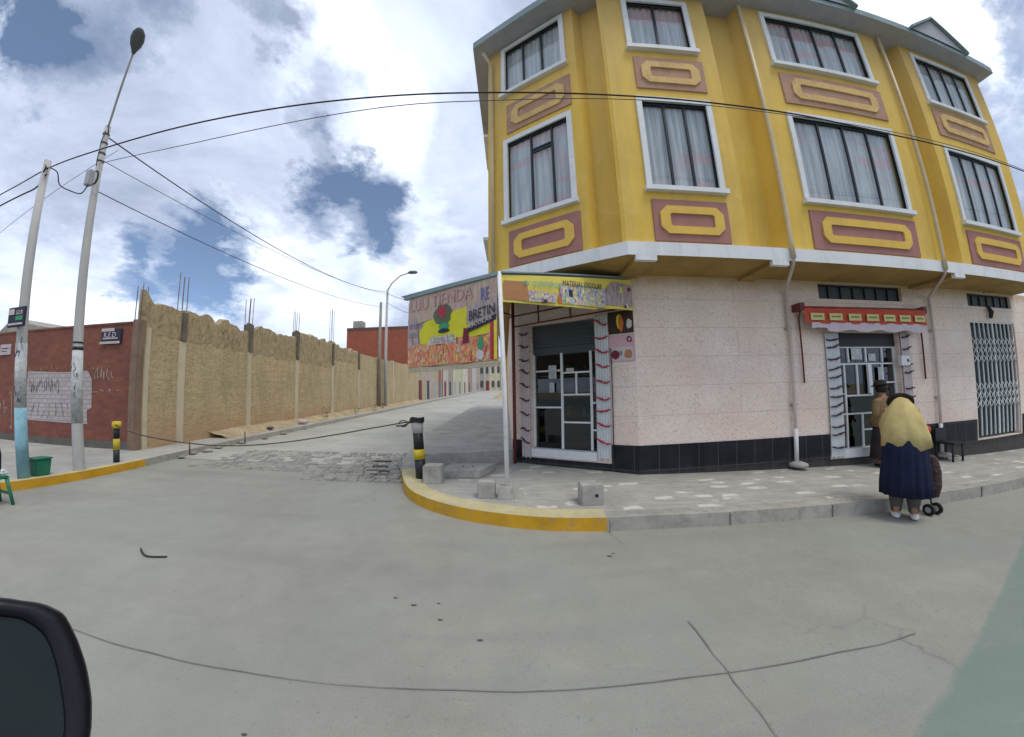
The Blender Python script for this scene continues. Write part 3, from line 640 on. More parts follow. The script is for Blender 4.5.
# rain pipes
def pipe(F1, s_up, F2, s_dn, mU, mL, zb):
    b = MB(); b.tube([F1(s_up, .06, 8.62), F1(s_up, .06, 6), F1(s_up, .075, 3.75), F1(s_up, .09, 3.45)], .035, 8); 
    up = b.build('rain_pipe', mU, bld)
    b = MB(); p = F1(s_up, .09, 3.47); q = F2(s_dn, .06, 3.18)
    b.tube([p, V(p).lerp(V(q), .12) + V((0, 0, -.05)), V(p).lerp(V(q), .9), q, F2(s_dn, .06, 1.2), F2(s_dn, .06, zb)], .028, 8); lo = b.build('rain_pipe', mL, bld)
    b = MB(); b.tube([F2(s_dn, .06, zb + .62), F2(s_dn, .06, zb)], .036, 8); b.build('pipe_sleeve', 'white', lo)
    b = MB()
    for z in (1.15, 2.5): b.fbox(F2, s_dn - .06, s_dn + .06, .0, .065, z, z + .03)
    each(b, 'pipe_clip', 'concrete', lo)
    c = F2(s_dn, .1, zb + .0); b = MB(); b.lathe(c, [(.16, -.03), (.15, .02), (.07, .05)], 10); b.build('pipe_foot', 'concrete', lo)
pipe(UR, 2.68, FR, 2.91, 'pipe', 'pipe_l', .13); pipe(UR, 6.05, FR, 6.5, 'pipe', 'pipe_l', .02)
b = MB(); b.tube([UC(2.42, .3, 8.5), UC(2.38, .06, 8.35), UC(2.36, .06, 6), UC(2.34, .07, 3.5)], .035, 8); b.build('rain_pipe', 'pipe', bld)
# vents
for (s0, s1, z0, z1) in (V1, V2):
    b = MB(); n = 7 if s0 < 5 else 6
    b.fbox(FR, s0, s1, -.2, -.09, z0, z1); o = b.build('vent_window', 'bluegrey', bld)
    b = MB()
    for i in range(n + 1):
        x = s0 + (s1 - s0) * i / n; b.fbox(FR, max(s0, x - .01), min(s1, x + .01), -.088, -.06, z0, z1)
    b.fbox(FR, s0, s1, -.087, -.055, z1 - .03, z1); b.fbox(FR, s0, s1, -.087, -.055, z0, z0 + .02); b.build('frame', 'black', o)

# chamfer shop door ---------------------------------------------------
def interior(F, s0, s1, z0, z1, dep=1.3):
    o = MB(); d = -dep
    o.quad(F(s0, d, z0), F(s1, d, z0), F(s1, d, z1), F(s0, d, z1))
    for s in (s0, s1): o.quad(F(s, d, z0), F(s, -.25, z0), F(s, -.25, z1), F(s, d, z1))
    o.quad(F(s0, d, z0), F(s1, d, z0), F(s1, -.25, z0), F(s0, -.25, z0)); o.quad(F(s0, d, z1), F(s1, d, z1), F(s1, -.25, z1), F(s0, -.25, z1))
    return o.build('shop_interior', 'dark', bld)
def goods(F, s0, s1, z0, z1, parent, seed, n=26):
    rnd = random.Random(seed); cols = [(.5, .1, .06), (.55, .45, .1), (.1, .3, .18), (.5, .5, .48), (.1, .15, .35), (.3, .2, .1)]
    mbs = [MB() for _ in cols]
    sh = MB()
    for k in range(4):
        z = z0 + .2 + k * (z1 - z0) / 4.3; sh.fbox(F, s0 + .05, s1 - .05, -1.25, -.95, z - .03, z)
        s = s0 + .08
        while s < s1 - .2:
            w = rnd.uniform(.05, .13); hh = rnd.uniform(.08, .24); mbs[rnd.randrange(len(cols))].fbox(F, s, s + w, -1.2, -1.0, z + .001, z + hh); s += w + rnd.uniform(.01, .05)
    each(sh, 'shelf', 'concrete', parent)
    for i, mb in enumerate(mbs):
        if mb.v: each(mb, 'packet', paint('goods_%d' % i, cols[i]), parent)
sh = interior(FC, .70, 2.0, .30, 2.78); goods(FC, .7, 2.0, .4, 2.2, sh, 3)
b = MB(); 
for i in range(9): z = 2.35 + i * .047; b.fbox(FC, .70, 2.0, -.16, -.10 - (i % 2) * .008, z, z + .043)
b.fbox(FC, .70, 2.0, -.17, -.12, 2.20, 2.345)
b.build('roller_shutter', 'bluegrey', bld)
d = MB(); o0, o1 = -.14, -.10
for s in (.72, .83, 1.40, 1.985): d.fbox(FC, s - .022, s + .022, o0, o1, .46, 2.22)
d.fbox(FC, 1.10, 1.13, o0, o1, 1.45, 1.85)
for a0, a1, z in ((.83, 1.40, 1.85), (.83, 1.40, 1.45), (.83, 1.40, .95), (1.42, 1.98, 1.22), (1.42, 1.98, 1.9), (.70, .82, .82), (.70, .82, 1.3)): d.fbox(FC, a0, a1, o0 + .002, o1 + .002, z - .015, z + .015)
d.fbox(FC, .70, 2.0, -.16, .02, .30, .45)
dd = d.build('shop_door', 'white', bld)
g_ = MB(); g_.quad(FC(.7, -.125, .45), FC(2.0, -.125, .45), FC(2.0, -.125, 2.22), FC(.7, -.125, 2.22)); g_.build('pane', 'darkglass', dd)
b = MB(); b.fbox(FC, .86, 1.38, -.135, -.13, .47, .93); b.build('kick_panel', 'bluegrey', dd)
b = MB(); b.fbox(FC, 1.5, 1.66, -.09, -.085, 1.75, 2.0); b.fbox(FC, 1.55, 1.65, -.09, -.085, 1.5, 1.68); b.fbox(FC, 1.15, 1.3, -.09, -.085, 1.86, 1.93); each(b, 'paper_note', 'poster', dd)
# fabric decoration strips with garlands either side of the door
def drape(F, s0, s1, z0, z1, mcl, mg, nz_, sagd=.03, o=.03):
    b = MB(); n = int((s1 - s0) / .022); vs = []
    for i in range(n + 1):
        s = s0 + (s1 - s0) * i / n; oo = o + (.012 if i % 2 else 0); vs += [F(s, oo, z0 + (.03 if i % 4 else 0)), F(s, oo, z1)]
    b.add(vs, [(2 * i, 2 * i + 2, 2 * i + 3, 2 * i + 1) for i in range(n)])
    r = b.build('door_drape', mcl, bld)
    g_ = MB()
    for k in range(nz_):
        z = z1 - .12 - k * (z1 - z0 - .2) / nz_ + random.uniform(-.04, .04); ph_ = random.uniform(.9, 2.1); tl_ = random.uniform(-.03, .06); pts = []
        for i in range(9):
            t = i / 8; pts.append(F(s0 - .01 + (s1 - s0 + .03) * t, o + .03, z - sagd * math.sin(t * math.pi * ph_) + tl_ * t + random.uniform(-.008, .008)))
        g_.tube(pts, [.008, .013, .017, .012, .016, .02, .014, .012, .008], 5)
    each(g_, 'garland', mg, r)
paint('garland_red', (.42, .02, .05)); paint('garland_dark', (.07, .02, .03)); paint('drape_white', (.55, .58, .58)); paint('drape_pink', (.50, .43, .43))
drape(FC, .45, .69, .33, 2.79, 'drape_white', 'garland_red', 9)
drape(FC, 2.01, 2.2, .25, 2.75, 'drape_pink', 'garland_dark', 9)
drape(FR, 3.70, 4.0, .16, 2.44, 'drape_white', 'garland_dark', 12, .02); drape(FR, 5.57, 5.8, .16, 2.47, 'drape_pink', 'garland_dark', 9, .015)
b = MB(); b.tube([FC(.43, .05, 2.2), FC(.405, .05, 2.2), FC(.40, .05, .36)], .009, 6); b.build('door_cable', 'black', bld)
# right shop door
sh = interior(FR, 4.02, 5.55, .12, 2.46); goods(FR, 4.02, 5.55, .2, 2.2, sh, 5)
b = MB(); b.fbox(FR, 4.02, 5.55, -.16, -.08, 2.2, 2.46); b.build('door_header', 'black', bld)
d = MB(); o0, o1 = -.14, -.10
for s, z0, z1 in ((4.04, .3, 2.2), (4.24, .3, 1.87), (4.55, 1.27, 1.87), (4.90, 1.27, 1.87), (5.2, .9, 1.87), (5.53, .3, 2.2), (4.36, 1.9, 2.2), (4.8, 1.9, 2.2), (5.22, 1.9, 2.2), (4.62, .3, .93)):
    d.fbox(FR, s - .018, s + .018, o0, o1, z0, z1)
for a0, a1, z in ((4.02, 5.55, 2.19), (4.02, 5.55, 1.87), (4.24, 4.9, 1.27), (4.02, 4.9, .93), (4.02, 4.24, 1.3), (4.9, 5.55, 1.5), (4.62, 5.55, .62)): d.fbox(FR, a0, a1, o0 + .002, o1 + .002, z - .014, z + .014)
d.fbox(FR, 4.02, 5.55, -.16, .01, .14, .30)
d.fbox(FR, 4.78, 4.86, -.1, -.06, 1.3, 1.86)
dd = d.build('shop_door', 'white', bld)
g_ = MB(); g_.quad(FR(4.02, -.125, .3), FR(5.55, -.125, .3), FR(5.55, -.125, 2.2), FR(4.02, -.125, 2.2)); g_.build('pane', 'darkglass', dd)
b = MB(); b.fbox(FR, 4.42, 4.68, -.09, -.085, 1.95, 2.17); b.fbox(FR, 4.84, 5.02, -.09, -.085, 1.92, 2.06); b.fbox(FR, 5.06, 5.16, -.09, -.085, 1.5, 1.8); each(b, 'paper_note', 'poster', dd)
b = MB(); b.fbox(FR, 5.45, 5.69, .02, .10, 1.81, 2.0); o = b.build('meter_box', 'white', bld, .008)
b = MB(); b.fbox(FR, 5.6, 5.64, .10, .11, 1.88, 1.93); b.build('dial', 'black', o)
# folding lattice gate
s0, s1, z0, z1 = GATE
b = MB(); b.fbox(FR, s0, s1, -.2, -.16, z0, z1); gt = b.build('folding_gate', 'dgreen', bld)
b = MB(); n = 11
xs = [s0 + .04 + (s1 - s0 - .08) * i / (n - 1) for i in range(n)]
for i, x in enumerate(xs): w = .024 if i == 5 else .012; b.fbox(FR, x - w, x + w, -.05, -.028, z0 + .02 + .05, z1 - .03)
b.fbox(FR, s0, s1, -.055, -.02, z1 - .03, z1); each(b, 'bar', 'white', gt)
b = MB()
for zc_ in (2.3, 2.12, 1.94, 1.32, 1.14, .96):
    for i in range(n - 1):
        x0, x1 = xs[i], xs[i + 1]
        for a_, c_ in ((zc_ - .09, zc_ + .09), (zc_ + .09, zc_ - .09)):
            b.tube([FR(x0, -.02, a_), FR(x1, -.02, c_)], .009, 4)
each(b, 'lattice', 'white', gt)
b = MB(); b.tube([FR(8.55, .05, 3.08), FR(8.6, .08, 2.95), FR(8.56, .07, 2.82)], [.03, .055, .04], 6); b.build('cable_bundle', 'wire', bld)
# posters by the chamfer door
b = MB(); b.fbox(FC, .01, .44, .006, .014, 2.45, 2.83); o = b.build('poster', paint('poster_dark', (.05, .03, .02)), bld)
b = MB(); b.lathe((0, 0, 0), [(.001, -.001), (.001, .001)], 4); 
def blob(F, s, z, w, hgt, o, m, par, nm='picture', n=12):
    mb = MB(); c = [F(s, o, z)]; c += [F(s + w * math.cos(2 * math.pi * i / n) * random.uniform(.8, 1.1), o, z + hgt * math.sin(2 * math.pi * i / n) * random.uniform(.8, 1.1)) for i in range(n)]
    mb.add(c, [(0, i + 1, (i + 1) % n + 1) for i in range(n)]); return mb.build(nm, m, par)
paint('ink_orange', (.55, .16, .03)); paint('ink_yellow', (.72, .60, .06)); paint('ink_pale', (.55, .48, .48)); paint('ink_pink', (.58, .36, .38)); paint('ink_maroon', (.18, .02, .04)); paint('ink_green', (.05, .28, .14))
paint('ink_blue', (.12, .16, .42)); paint('ink_teal', (.08, .40, .38)); paint('ink_red', (.52, .06, .05)); paint('ink_dark', (.03, .03, .05)); paint('ink_brown', (.42, .2, .09)); paint('ink_violet', (.26, .16, .36))
blob(FC, .25, 2.66, .05, .13, .018, 'ink_yellow', o); blob(FC, .22, 2.62, .045, .15, .020, 'ink_orange', o); blob(FC, .08, 2.6, .05, .09, .018, 'ink_pale', o)
b = MB(); b.fbox(FC, .01, .45, .006, .014, 1.98, 2.43); o = b.build('poster', 'ink_pink', bld)
b = MB(); b.fbox(FC, .03, .43, .016, .018, 1.99, 2.22); b.build('picture', 'ink_pale', o)
blob(FC, .09, 2.34, .05, .055, .018, 'ink_maroon', o); blob(FC, .09, 2.34, .022, .025, .020, 'ink_pale', o); blob(FC, .33, 2.10, .075, .08, .020, 'ink_maroon', o); blob(FC, .12, 2.10, .075, .08, .020, 'ink_brown', o); blob(FC, .24, 2.12, .02, .05, .021, 'ink_green', o)

# ------------------------------------------------------------------ canopy at the chamfer door
cp = thing('shop_canopy', 'lean-to canopy with printed banners on a white pole over the corner shop door', 'canopy', (-.12, 4.36, .15))
pole = (-.12, 4.36)
b = MB(); b.tube([(-.085, 4.36, .18), (-.1, 4.36, 1.6), (-.15, 4.36, 3.12)], .030, 10); b.build('post', 'white', cp)
b = MB(); b.hexa([(-.22, 4.26, .14), (-.0, 4.26, .14), (-.0, 4.47, .14), (-.22, 4.47, .14)], [(-.19, 4.29, .30), (-.03, 4.29, .29), (-.03, 4.44, .3), (-.19, 4.44, .3)]); b.build('post_base', 'concrete', cp, .012)
e0 = V((-.15, 4.36)); e1 = e0 + dv * 1.86; w0 = P0 + nv * .03; w1 = P0 + dv * 2.9
b = MB(); t_ = .02
roofp = [(w0.x, w0.y, 3.36), (e0.x, e0.y - .03, 3.10), (e1.x - .16, e1.y + .1, 3.14), (w1.x, w1.y, 3.40)]
b.hexa(roofp, [(x, y, z + t_) for x, y, z in roofp]); b.build('canopy_roof', 'roof', cp)
def mat_banner(name, base, cols, sc=(1, 1, 1), seed=0):
    m, nt, bb = new_mat(name); v = coords(nt, scale=sc)
    c = mix(nt, ramp(nt, nz(nt, v, 2 + seed, 3), [(.4, 0), (.6, .35)]), base, [x * .8 for x in base])
    L(nt, c, bb.inputs['Base Color']); bb.inputs['Roughness'].default_value = .55
    bump(nt, bb, nz(nt, coords(nt, scale=(6, 6, .6)), 1.5, 3), .5, .03)
    return m
M['banL'] = mat_banner('printed_banner_cloth', (.48, .38, .28), None)
M['banR'] = mat_banner('printed_banner_strip', (.76, .62, .10), None)
def frame2(p, d_, nrm):
    return lambda s, o, z: (p.x + d_.x * s + nrm.x * o, p.y + d_.y * s + nrm.y * o, z)
BF = frame2(e0, dv, nv)       # front banner: s to the left, out toward the road
b = MB(); vs = []; n = 30
for i in range(n + 1):
    s = .02 + 1.82 * i / n; oo = .012 * math.sin(s * 9); vs += [BF(s, oo, 1.91 + .01 * math.sin(s * 5)), BF(s, oo * .3, 3.08)]
b.add(vs, [(2 * i, 2 * i + 2, 2 * i + 3, 2 * i + 1) for i in range(n)], True); bl = b.build('banner', 'banL', cp)
# printed areas on the banner (all at increasing millimetre offsets)
def patch(F, pts, o, m, par, nm='print'):
    mb = MB(); mb.add([F(s, o, z) for s, z in pts], [tuple(range(len(pts)))]); return mb.build(nm, m, par)
def mat_collage(name, stops, sc=(26, 26, 9), dark=.25):
    m, nt, b = new_mat(name); v = coords(nt, scale=sc)
    vo = N(nt, 'ShaderNodeTexVoronoi'); vo.inputs['Scale'].default_value = 1; vo.inputs['Randomness'].default_value = 1; L(nt, v, vo.inputs['Vector'])
    sx_ = N(nt, 'ShaderNodeSeparateColor'); L(nt, vo.outputs['Color'], sx_.inputs[0])
    k = len(stops); c = ramp(nt, sx_.outputs[0], [(i / k, col) for i, col in enumerate(stops)]); 
    c = mix(nt, ramp(nt, sx_.outputs[1], [(.65, 0), (.9, dark)]), c, (.04, .03, .04))
    c = mix(nt, ramp(nt, nz(nt, coords(nt, scale=(3, 3, 1.2)), 12, 4, .7), [(.45, 0), (.7, .35)]), c, (.6, .52, .42))
    L(nt, c, b.inputs['Base Color']); b.inputs['Roughness'].default_value = .5; return m
M['collage_warm'] = mat_collage('printed_collage_warm', [(.6, .06, .04), (.68, .22, .05), (.6, .10, .06), (.75, .52, .06), (.5, .03, .06), (.7, .5, .35), (.30, .28, .05), (.68, .14, .08)], (52, 52, 20))
M['collage_mix'] = mat_collage('printed_collage_mixed', [(.66, .5, .42), (.06, .40, .32), (.7, .32, .06), (.32, .2, .5), (.72, .66, .5), (.1, .18, .45), (.8, .64, .08)], (44, 44, 26))
M['collage_grey'] = mat_collage('printed_collage_grey', [(.4, .35, .3), (.3, .24, .22), (.48, .38, .32), (.25, .2, .3), (.42, .3, .28)], (60, 60, 9), .5)
M['collage_faded'] = mat_collage('printed_collage_faded', [(.44, .34, .24), (.46, .28, .24), (.42, .33, .20), (.5, .36, .30)], (46, 46, 3), .3)
rnd = random.Random(11)
paint('ink_dkgreen', (.10, .13, .08)); paint('ink_wine', (.28, .06, .07)); paint('ink_scarlet', (.55, .12, .07)); paint('ink_grey', (.30, .29, .33)); paint('ink_lime', (.62, .58, .03)); paint('ink_faded', (.47, .27, .27)); paint('ink_rose', (.45, .03, .06))
patch(BF, [(.02, 2.74), (1.83, 2.60), (1.83, 3.0), (.02, 3.05)], .018, 'collage_faded', bl)
patch(BF, [(.10, 2.30), (1.5, 2.22), (1.55, 2.45), (1.42, 2.62), (.95, 2.68), (.6, 2.72), (.12, 2.74)], .020, 'ink_lime', bl)
patch(BF, [(.02, 1.93), (1.82, 1.93), (1.82, 2.22), (1.5, 2.28), (1.1, 2.22), (.7, 2.30), (.3, 2.27), (.02, 2.3)], .022, 'collage_warm', bl)
patch(BF, [(1.55, 2.24), (1.83, 2.24), (1.83, 2.72), (1.62, 2.72)], .021, 'collage_grey', bl); patch(BF, [(.02, 2.5), (.55, 2.46), (.55, 2.72), (.02, 2.78)], .026, 'collage_grey', bl)
patch(BF, [(.75, 2.24), (1.35, 2.24), (1.3, 2.36), (.8, 2.36)], .0235, 'collage_mix', bl)
mbs = {k: MB() for k in ('ink_red', 'ink_yellow', 'ink_orange', 'ink_pale', 'ink_brown', 'ink_green', 'ink_maroon', 'ink_blue')}
keys = list(mbs)
for i in range(22):
    s = rnd.uniform(.05, 1.74); z = rnd.uniform(1.94, 2.26 if s < 1.5 else 2.36); w = rnd.uniform(.012, .035); hh = rnd.uniform(.03, .10); k = keys[min(7, int(rnd.random() ** 1.5 * 8))]
    mbs[k].quad(*[BF(a_, .024 + .00025 * i * .2, c_) for a_, c_ in ((s, z), (s + w, z), (s + w * .8, min(2.4, z + hh)), (s - w * .1, min(2.4, z + hh)))])
for k, mb in mbs.items(): each(mb, 'print', k, bl)
fr_ = MB(); blob(BF, 1.02, 2.68, .19, .19, .030, 'ink_dkgreen', bl, 'flower_leaves', 17); blob(BF, 1.03, 2.72, .11, .11, .033, 'ink_wine', bl, 'flower', 11); blob(BF, 1.04, 2.74, .05, .05, .035, 'ink_rose', bl, 'flower_heart', 9); blob(BF, 1.0, 2.50, .12, .06, .031, 'ink_green', bl, 'flower_leaves', 9); blob(BF, 1.0, 2.43, .13, .035, .034, 'ink_dark', bl, 'flower_pot', 8)
blob(BF, .30, 2.16, .05, .11, .034, 'ink_green', bl, 'print', 9); blob(BF, .31, 2.02, .07, .08, .035, 'ink_pale', bl, 'print', 9)
patch(BF, [(.50, 2.2), (.62, 2.2), (.6, 2.42), (.52, 2.4)], .032, 'ink_maroon', bl)
patch(BF, [(.02, 1.94), (.07, 1.94), (.07, 2.5), (.02, 2.5)], .036, 'ink_yellow', bl); patch(BF, [(.08, 1.94), (.13, 1.94), (.13, 2.45), (.08, 2.45)], .037, 'ink_rose', bl)
patch(BF, [(.03, 2.46), (.52, 2.34), (.52, 2.42), (.03, 2.54)], .038, 'ink_dark', bl)
TX = (-dv.x, -dv.y, 0)   # reading direction on the front banner (left to right as seen)
def btext(s, str_, size, z, m, o, sx=1, tilt=0, nm='lettering'):
    org = BF(s, o, z); text(nm, str_, size, org, (-dv.x, -dv.y, tilt), (0, 0, 1), m, bl, .001, sx)
btext(1.78, 'LULI TIENDA', .27, 2.83, 'ink_faded', .030, .86, -.0)
btext(1.25, 'Sumac', .16, 2.28, 'ink_pale', .040, 1.0); btext(.5, 'BRETIN', .20, 2.50, 'ink_dark', .042, .7, .12); btext(.5, 'ESCOLAR', .075, 2.40, 'ink_pale', .044, 1.3, .18)
btext(1.8, 'YOGUR', .12, 2.54, 'ink_violet', .030, .75); btext(1.8, 'PAN', .13, 2.40, 'ink_grey', .030, .75); btext(.3, 'RE', .26, 2.76, 'ink_blue', .032, .55)
# metal sheet pelmet (greenish edge above banner)
b = MB(); b.fbox(BF, 0, 1.95, -.02, .03, 3.07, 3.12); b.build('canopy_edge', 'roof', cp)
b = MB(); b.fbox(BF, .03, 1.82, -.03, .006, 1.85, 1.91); b.build('banner_rail', 'conc_light', cp)
# right banner: from the pole to the building corner
dr = (V((2.0, 5.24)) - e0); LR = dr.length; dr.normalize(); nr = V((dr.y, -dr.x))
BR = frame2(e0, dr, nr); top = lambda s: 3.08 + .22 * s / LR; bot = lambda s: 2.70 + (.09 if s > 1.6 else .05) * s / LR
b = MB(); vs = []
for i in range(25): s = .02 + (LR - .04) * i / 24; vs += [BR(s, .01 * math.sin(s * 7), bot(s)), BR(s, 0, top(s))]
b.add(vs, [(2 * i, 2 * i + 2, 2 * i + 3, 2 * i + 1) for i in range(24)], True); br = b.build('banner', 'banR', cp)
patch(BR, [(.06, 2.75), (.42, 2.74), (.4, 3.02), (.05, 3.0)], .020, 'ink_brown', br); patch(BR, [(.42, 2.74), (.86, 2.76), (.86, 2.9), (.42, 2.9)], .021, 'collage_mix', br)
patch(BR, [(.92, 2.76), (1.72, 2.77), (1.72, 3.08), (.92, 3.06)], .021, 'collage_mix', br); patch(BR, [(1.72, 2.82), (2.28, 2.84), (2.28, 3.2), (1.9, 3.22), (1.72, 3.06)], .020, 'collage_grey', br)
mbs = {k: MB() for k in ('ink_blue', 'ink_teal', 'ink_violet', 'ink_orange', 'ink_pale', 'ink_yellow', 'ink_dark', 'ink_maroon')}; keys = list(mbs)
for i in range(18):
    s = rnd.uniform(.45, 2.2); lo_ = bot(s) + .02; hi = 2.92 if s < .9 else (2.98 if s < 1.75 else 3.18); z = rnd.uniform(lo_, hi - .05); w = rnd.uniform(.015, .07); hh = rnd.uniform(.03, .12)
    k = keys[rnd.randrange(8)]; mbs[k].quad(*[BR(a_, .023 + i * .00006, min(c_, hi)) for a_, c_ in ((s, z), (s + w, z), (s + w, z + hh), (s, z + hh))])
for k, mb in mbs.items(): each(mb, 'print', k, br)
text('lettering', 'AV QUINTEROS', .115, BR(.34, .030, 2.955), (dr.x, dr.y, .05), (0, 0, 1), 'ink_teal', br, .001, .72)
text('lettering', 'MATERIAL ESCOLAR', .115, BR(.96, .032, 3.03), (dr.x, dr.y, .04), (0, 0, 1), 'ink_dark', br, .001, .68)
# maroon steel frame under the roof
b = MB(); b.tube([FC(2.3, .12, .15), FC(2.3, .12, 3.3)], .032, 8); b.build('frame_post', 'redsteel', cp)
b = MB(); b.tube([FC(2.34, .08, 2.78), FC(.02, .08, 2.86)], .016, 6); b.tube([FC(2.45, .1, 2.98), FC(.35, .1, 3.06)], .016, 6)
for s in (1.75, 1.1): b.tube([FC(s, .09, 2.8), FC(s, .09, 3.3)], .018, 6)
b.tube([FC(2.3, .12, 3.0), BF(1.0, 0, 3.0)], .016, 6); b.tube([FC(2.3, .12, 3.2), (e0.x, e0.y, 3.0)], .014, 6); each(b, 'frame_rail', 'redsteel', cp)

# ------------------------------------------------------------------ right door awning
aw = thing('door_awning', 'short red roll-up awning with yellow square labels above the right shop door', 'awning', (5.26, 5.33, 2.45))
FG = FR
def FR(s, o, z): return FG(.972 * s - .055, o, 1.5 + (z - 1.5) * .966)
b = MB(); b.tube([FR(3.24, .18, 2.91), FR(6.36, .18, 2.93)], .028, 8); b.build('roller', 'redsteel', aw)
paint('awning_red', (.50, .07, .035)); paint('fringe', (.60, .50, .54)); paint('label_yellow', (.60, .55, .22)); paint('label_ink', (.2, .2, .1))
b = MB(); vs = []; n = 60
for i in range(n + 1): s = 3.27 + 3.06 * i / n; o = .2 + .012 * math.sin(i * .9); vs += [FR(s, o + .02, 2.62 + .012 * math.sin(i * .5)), FR(s, .2, 2.94)]
b.add(vs, [(2 * i, 2 * i + 2, 2 * i + 3, 2 * i + 1) for i in range(n)], True); va = b.build('valance', 'awning_red', aw)
b = MB(); vs = []
for i in range(n + 1): s = 3.40 + 2.84 * i / n; o = .205 + .015 * math.sin(i * 1.3); vs += [FR(s, o + .01, 2.48 + .02 * math.sin(i * .42) + (.04 if i < 8 else 0)), FR(s, .215, 2.635)]
b.add(vs, [(2 * i, 2 * i + 2, 2 * i + 3, 2 * i + 1) for i in range(n)], True); b.build('fringe', 'fringe', aw)
for i, s in enumerate((3.37, 3.79, 4.24, 4.68, 5.11, 5.53, 5.95)):
    w = .3; b = MB(); b.fbox(FR, s, s + w, .238, .242, 2.67, 2.80); o = b.build('printed_label', 'label_yellow', va)
    b = MB(); b.fbox(FR, s + .05, s + w - .05, .243, .245, 2.725, 2.755); b.build('label_print', 'label_ink', o)
for s in (3.25, 6.34):
    b = MB(); b.tube([FR(s, .18, 2.95), FR(s + .03, .06, 2.75), FR(s + .06, .04, 1.54)], .016, 6); b.build('arm', 'redsteel', aw)
    b = MB(); b.fbox(FR, s - .05, s + .05, 0, .2, 2.86, 3.0); b.build('bracket', 'redsteel', aw)
FR = FG
# service cable stub on slab front
b = MB(); b.tube([FR(8.7, .02, 3.42), FR(8.98, .5, 3.46), FR(9.2, .86, 3.6), FR(9.45, .9, 3.95)], .014, 6); b.tube([FR(8.5, .02, 3.4), FR(8.75, .03, 3.46), FR(8.98, .5, 3.46)], .01, 6)
b.build('cable_bracket', 'wire', bld)

# ------------------------------------------------------------------ left: tan wall
M['corner_pillar'] = mat('brown_cement_pillar', (.22, .15, .11), .9, .2, 3, (.12, .09, .07), .5, .4, 40)
M['pillar_dark'] = mat('dark_cement', (.15, .135, .11), .9, .25, 3, (.07, .06, .05), .5, .5, 40)
tw = thing('plastered_wall', 'long tan mud-plastered wall with concrete pillars and bare rebar tops', 'wall', (-9.2, 6.75, .15))
PY = [6.86, 8.0, 10.6, 13.35, 16.35, 19.4, 22.4, 25.4, 28.6, 32]
TOPS = [(3.97, 3.84), (3.90, 3.77), (4.0, 3.88), (4.22, 4.16), (4.14, 3.96), (3.98, 3.98), (4.0, 4.0), (4.05, 4.05), (4.1, 4.1)]
for i in range(9):
    y0, y1 = PY[i], PY[i + 1]; rough = i < 5; zp0 = 3.12 - .06 * i if rough else TOPS[i][0]; zp1 = 3.08 - .06 * i if rough else TOPS[i][1]
    if i == 4: zp0 = zp1 = 3.35
    b = MB(); b.hexa([(-9.4, y0, -.2), (-9.2, y0, -.2), (-9.2, y1, -.2), (-9.4, y1, -.2)], [(-9.4, y0, zp0), (-9.2, y0, zp0), (-9.2, y1, zp1), (-9.4, y1, zp1)]); b.build('wall_panel', 'plaster', tw)
    if rough:
        b = MB(); n = int((y1 - y0) / .09); m_ = 7; vs = []
        t0, t1 = TOPS[i]
        for side, x in ((0, -9.203), (1, -9.40)):
            for k in range(n + 1):
                u = k / n; y = y0 + (y1 - y0) * u; tp = t0 + (t1 - t0) * u + noise.noise(V((y * 1.7, i, side * .3))) * .16 + round(noise.noise(V((y * 3.0, i, 5))) * 4) * .05 + noise.noise(V((y * 9, i, 5))) * .04
                bt = zp0 + (zp1 - zp0) * u - .03 - abs(noise.noise(V((y * 4, 7, i)))) * .12
                for j in range(m_):
                    v_ = j / (m_ - 1); z = bt + (tp - bt) * v_
                    dx = noise.noise(V((y * 7, z * 6, i + 9))) * .013 + .006
                    vs.append((x + (dx if side == 0 else -dx) * (1 if v_ < 1 else -.8), y, z))
        q = (n + 1) * m_; fs = []
        for k in range(n):
            for j in range(m_ - 1):
                a_ = k * m_ + j; fs += [(a_, a_ + m_, a_ + m_ + 1, a_ + 1), (q + a_, q + a_ + 1, q + a_ + m_ + 1, q + a_ + m_)]
            fs.append((k * m_ + m_ - 1, (k + 1) * m_ + m_ - 1, q + (k + 1) * m_ + m_ - 1, q + k * m_ + m_ - 1))
        for k in (0, n):
            for j in range(m_ - 1): a_ = k * m_ + j; fs.append((a_, a_ + 1, q + a_ + 1, q + a_))
        b.add(vs, fs); b.build('bare_top_course', 'adobe', tw)
for i, y in enumerate(PY):
    zt = (3.38, 3.8, 3.98, 4.2, 4.1, 4.05, 4.03, 4.1, 4.12, 4.12)[i]
    w = .11 if i else .09
    b = MB(); zl = 3.0 if 0 < i < 6 else zt; b.box(-9.43, -9.165 - (0 if i else .03), y - w, y + w, -.2, zl)
    pl = b.build('pillar', 'conc_light' if i else 'corner_pillar', tw, .01)
    if 0 < i < 6:
        b = MB(); b.box(-9.44, -9.13, y - w + .03, y + w - .03, zl + .001, zt); b.build('pillar_head', 'pillar_dark', pl, .015)
    if i < 6:
        hb = (4.25, 4.92, 4.98, 5.15, 5.9, 0)[i]
        if hb:
            b = MB()
            for dx, dy in ((0, -.08), (.0, .07), (.15, -.06), (.15, .09)):
                lx, ly = random.uniform(-.03, .03), random.uniform(-.04, .04)
                b.tube([(-9.38 + dx, y + dy, zt - .3), (-9.38 + dx + lx, y + dy + ly, hb + random.uniform(-.12, .08))], .011, 5)
            each(b, 'rebar', 'rust', pl)
b = MB(); b.box(-9.3, -9.165, 6.96, 7.07, -.1, 3.2); b.build('corner_strip', 'conc_light', tw)
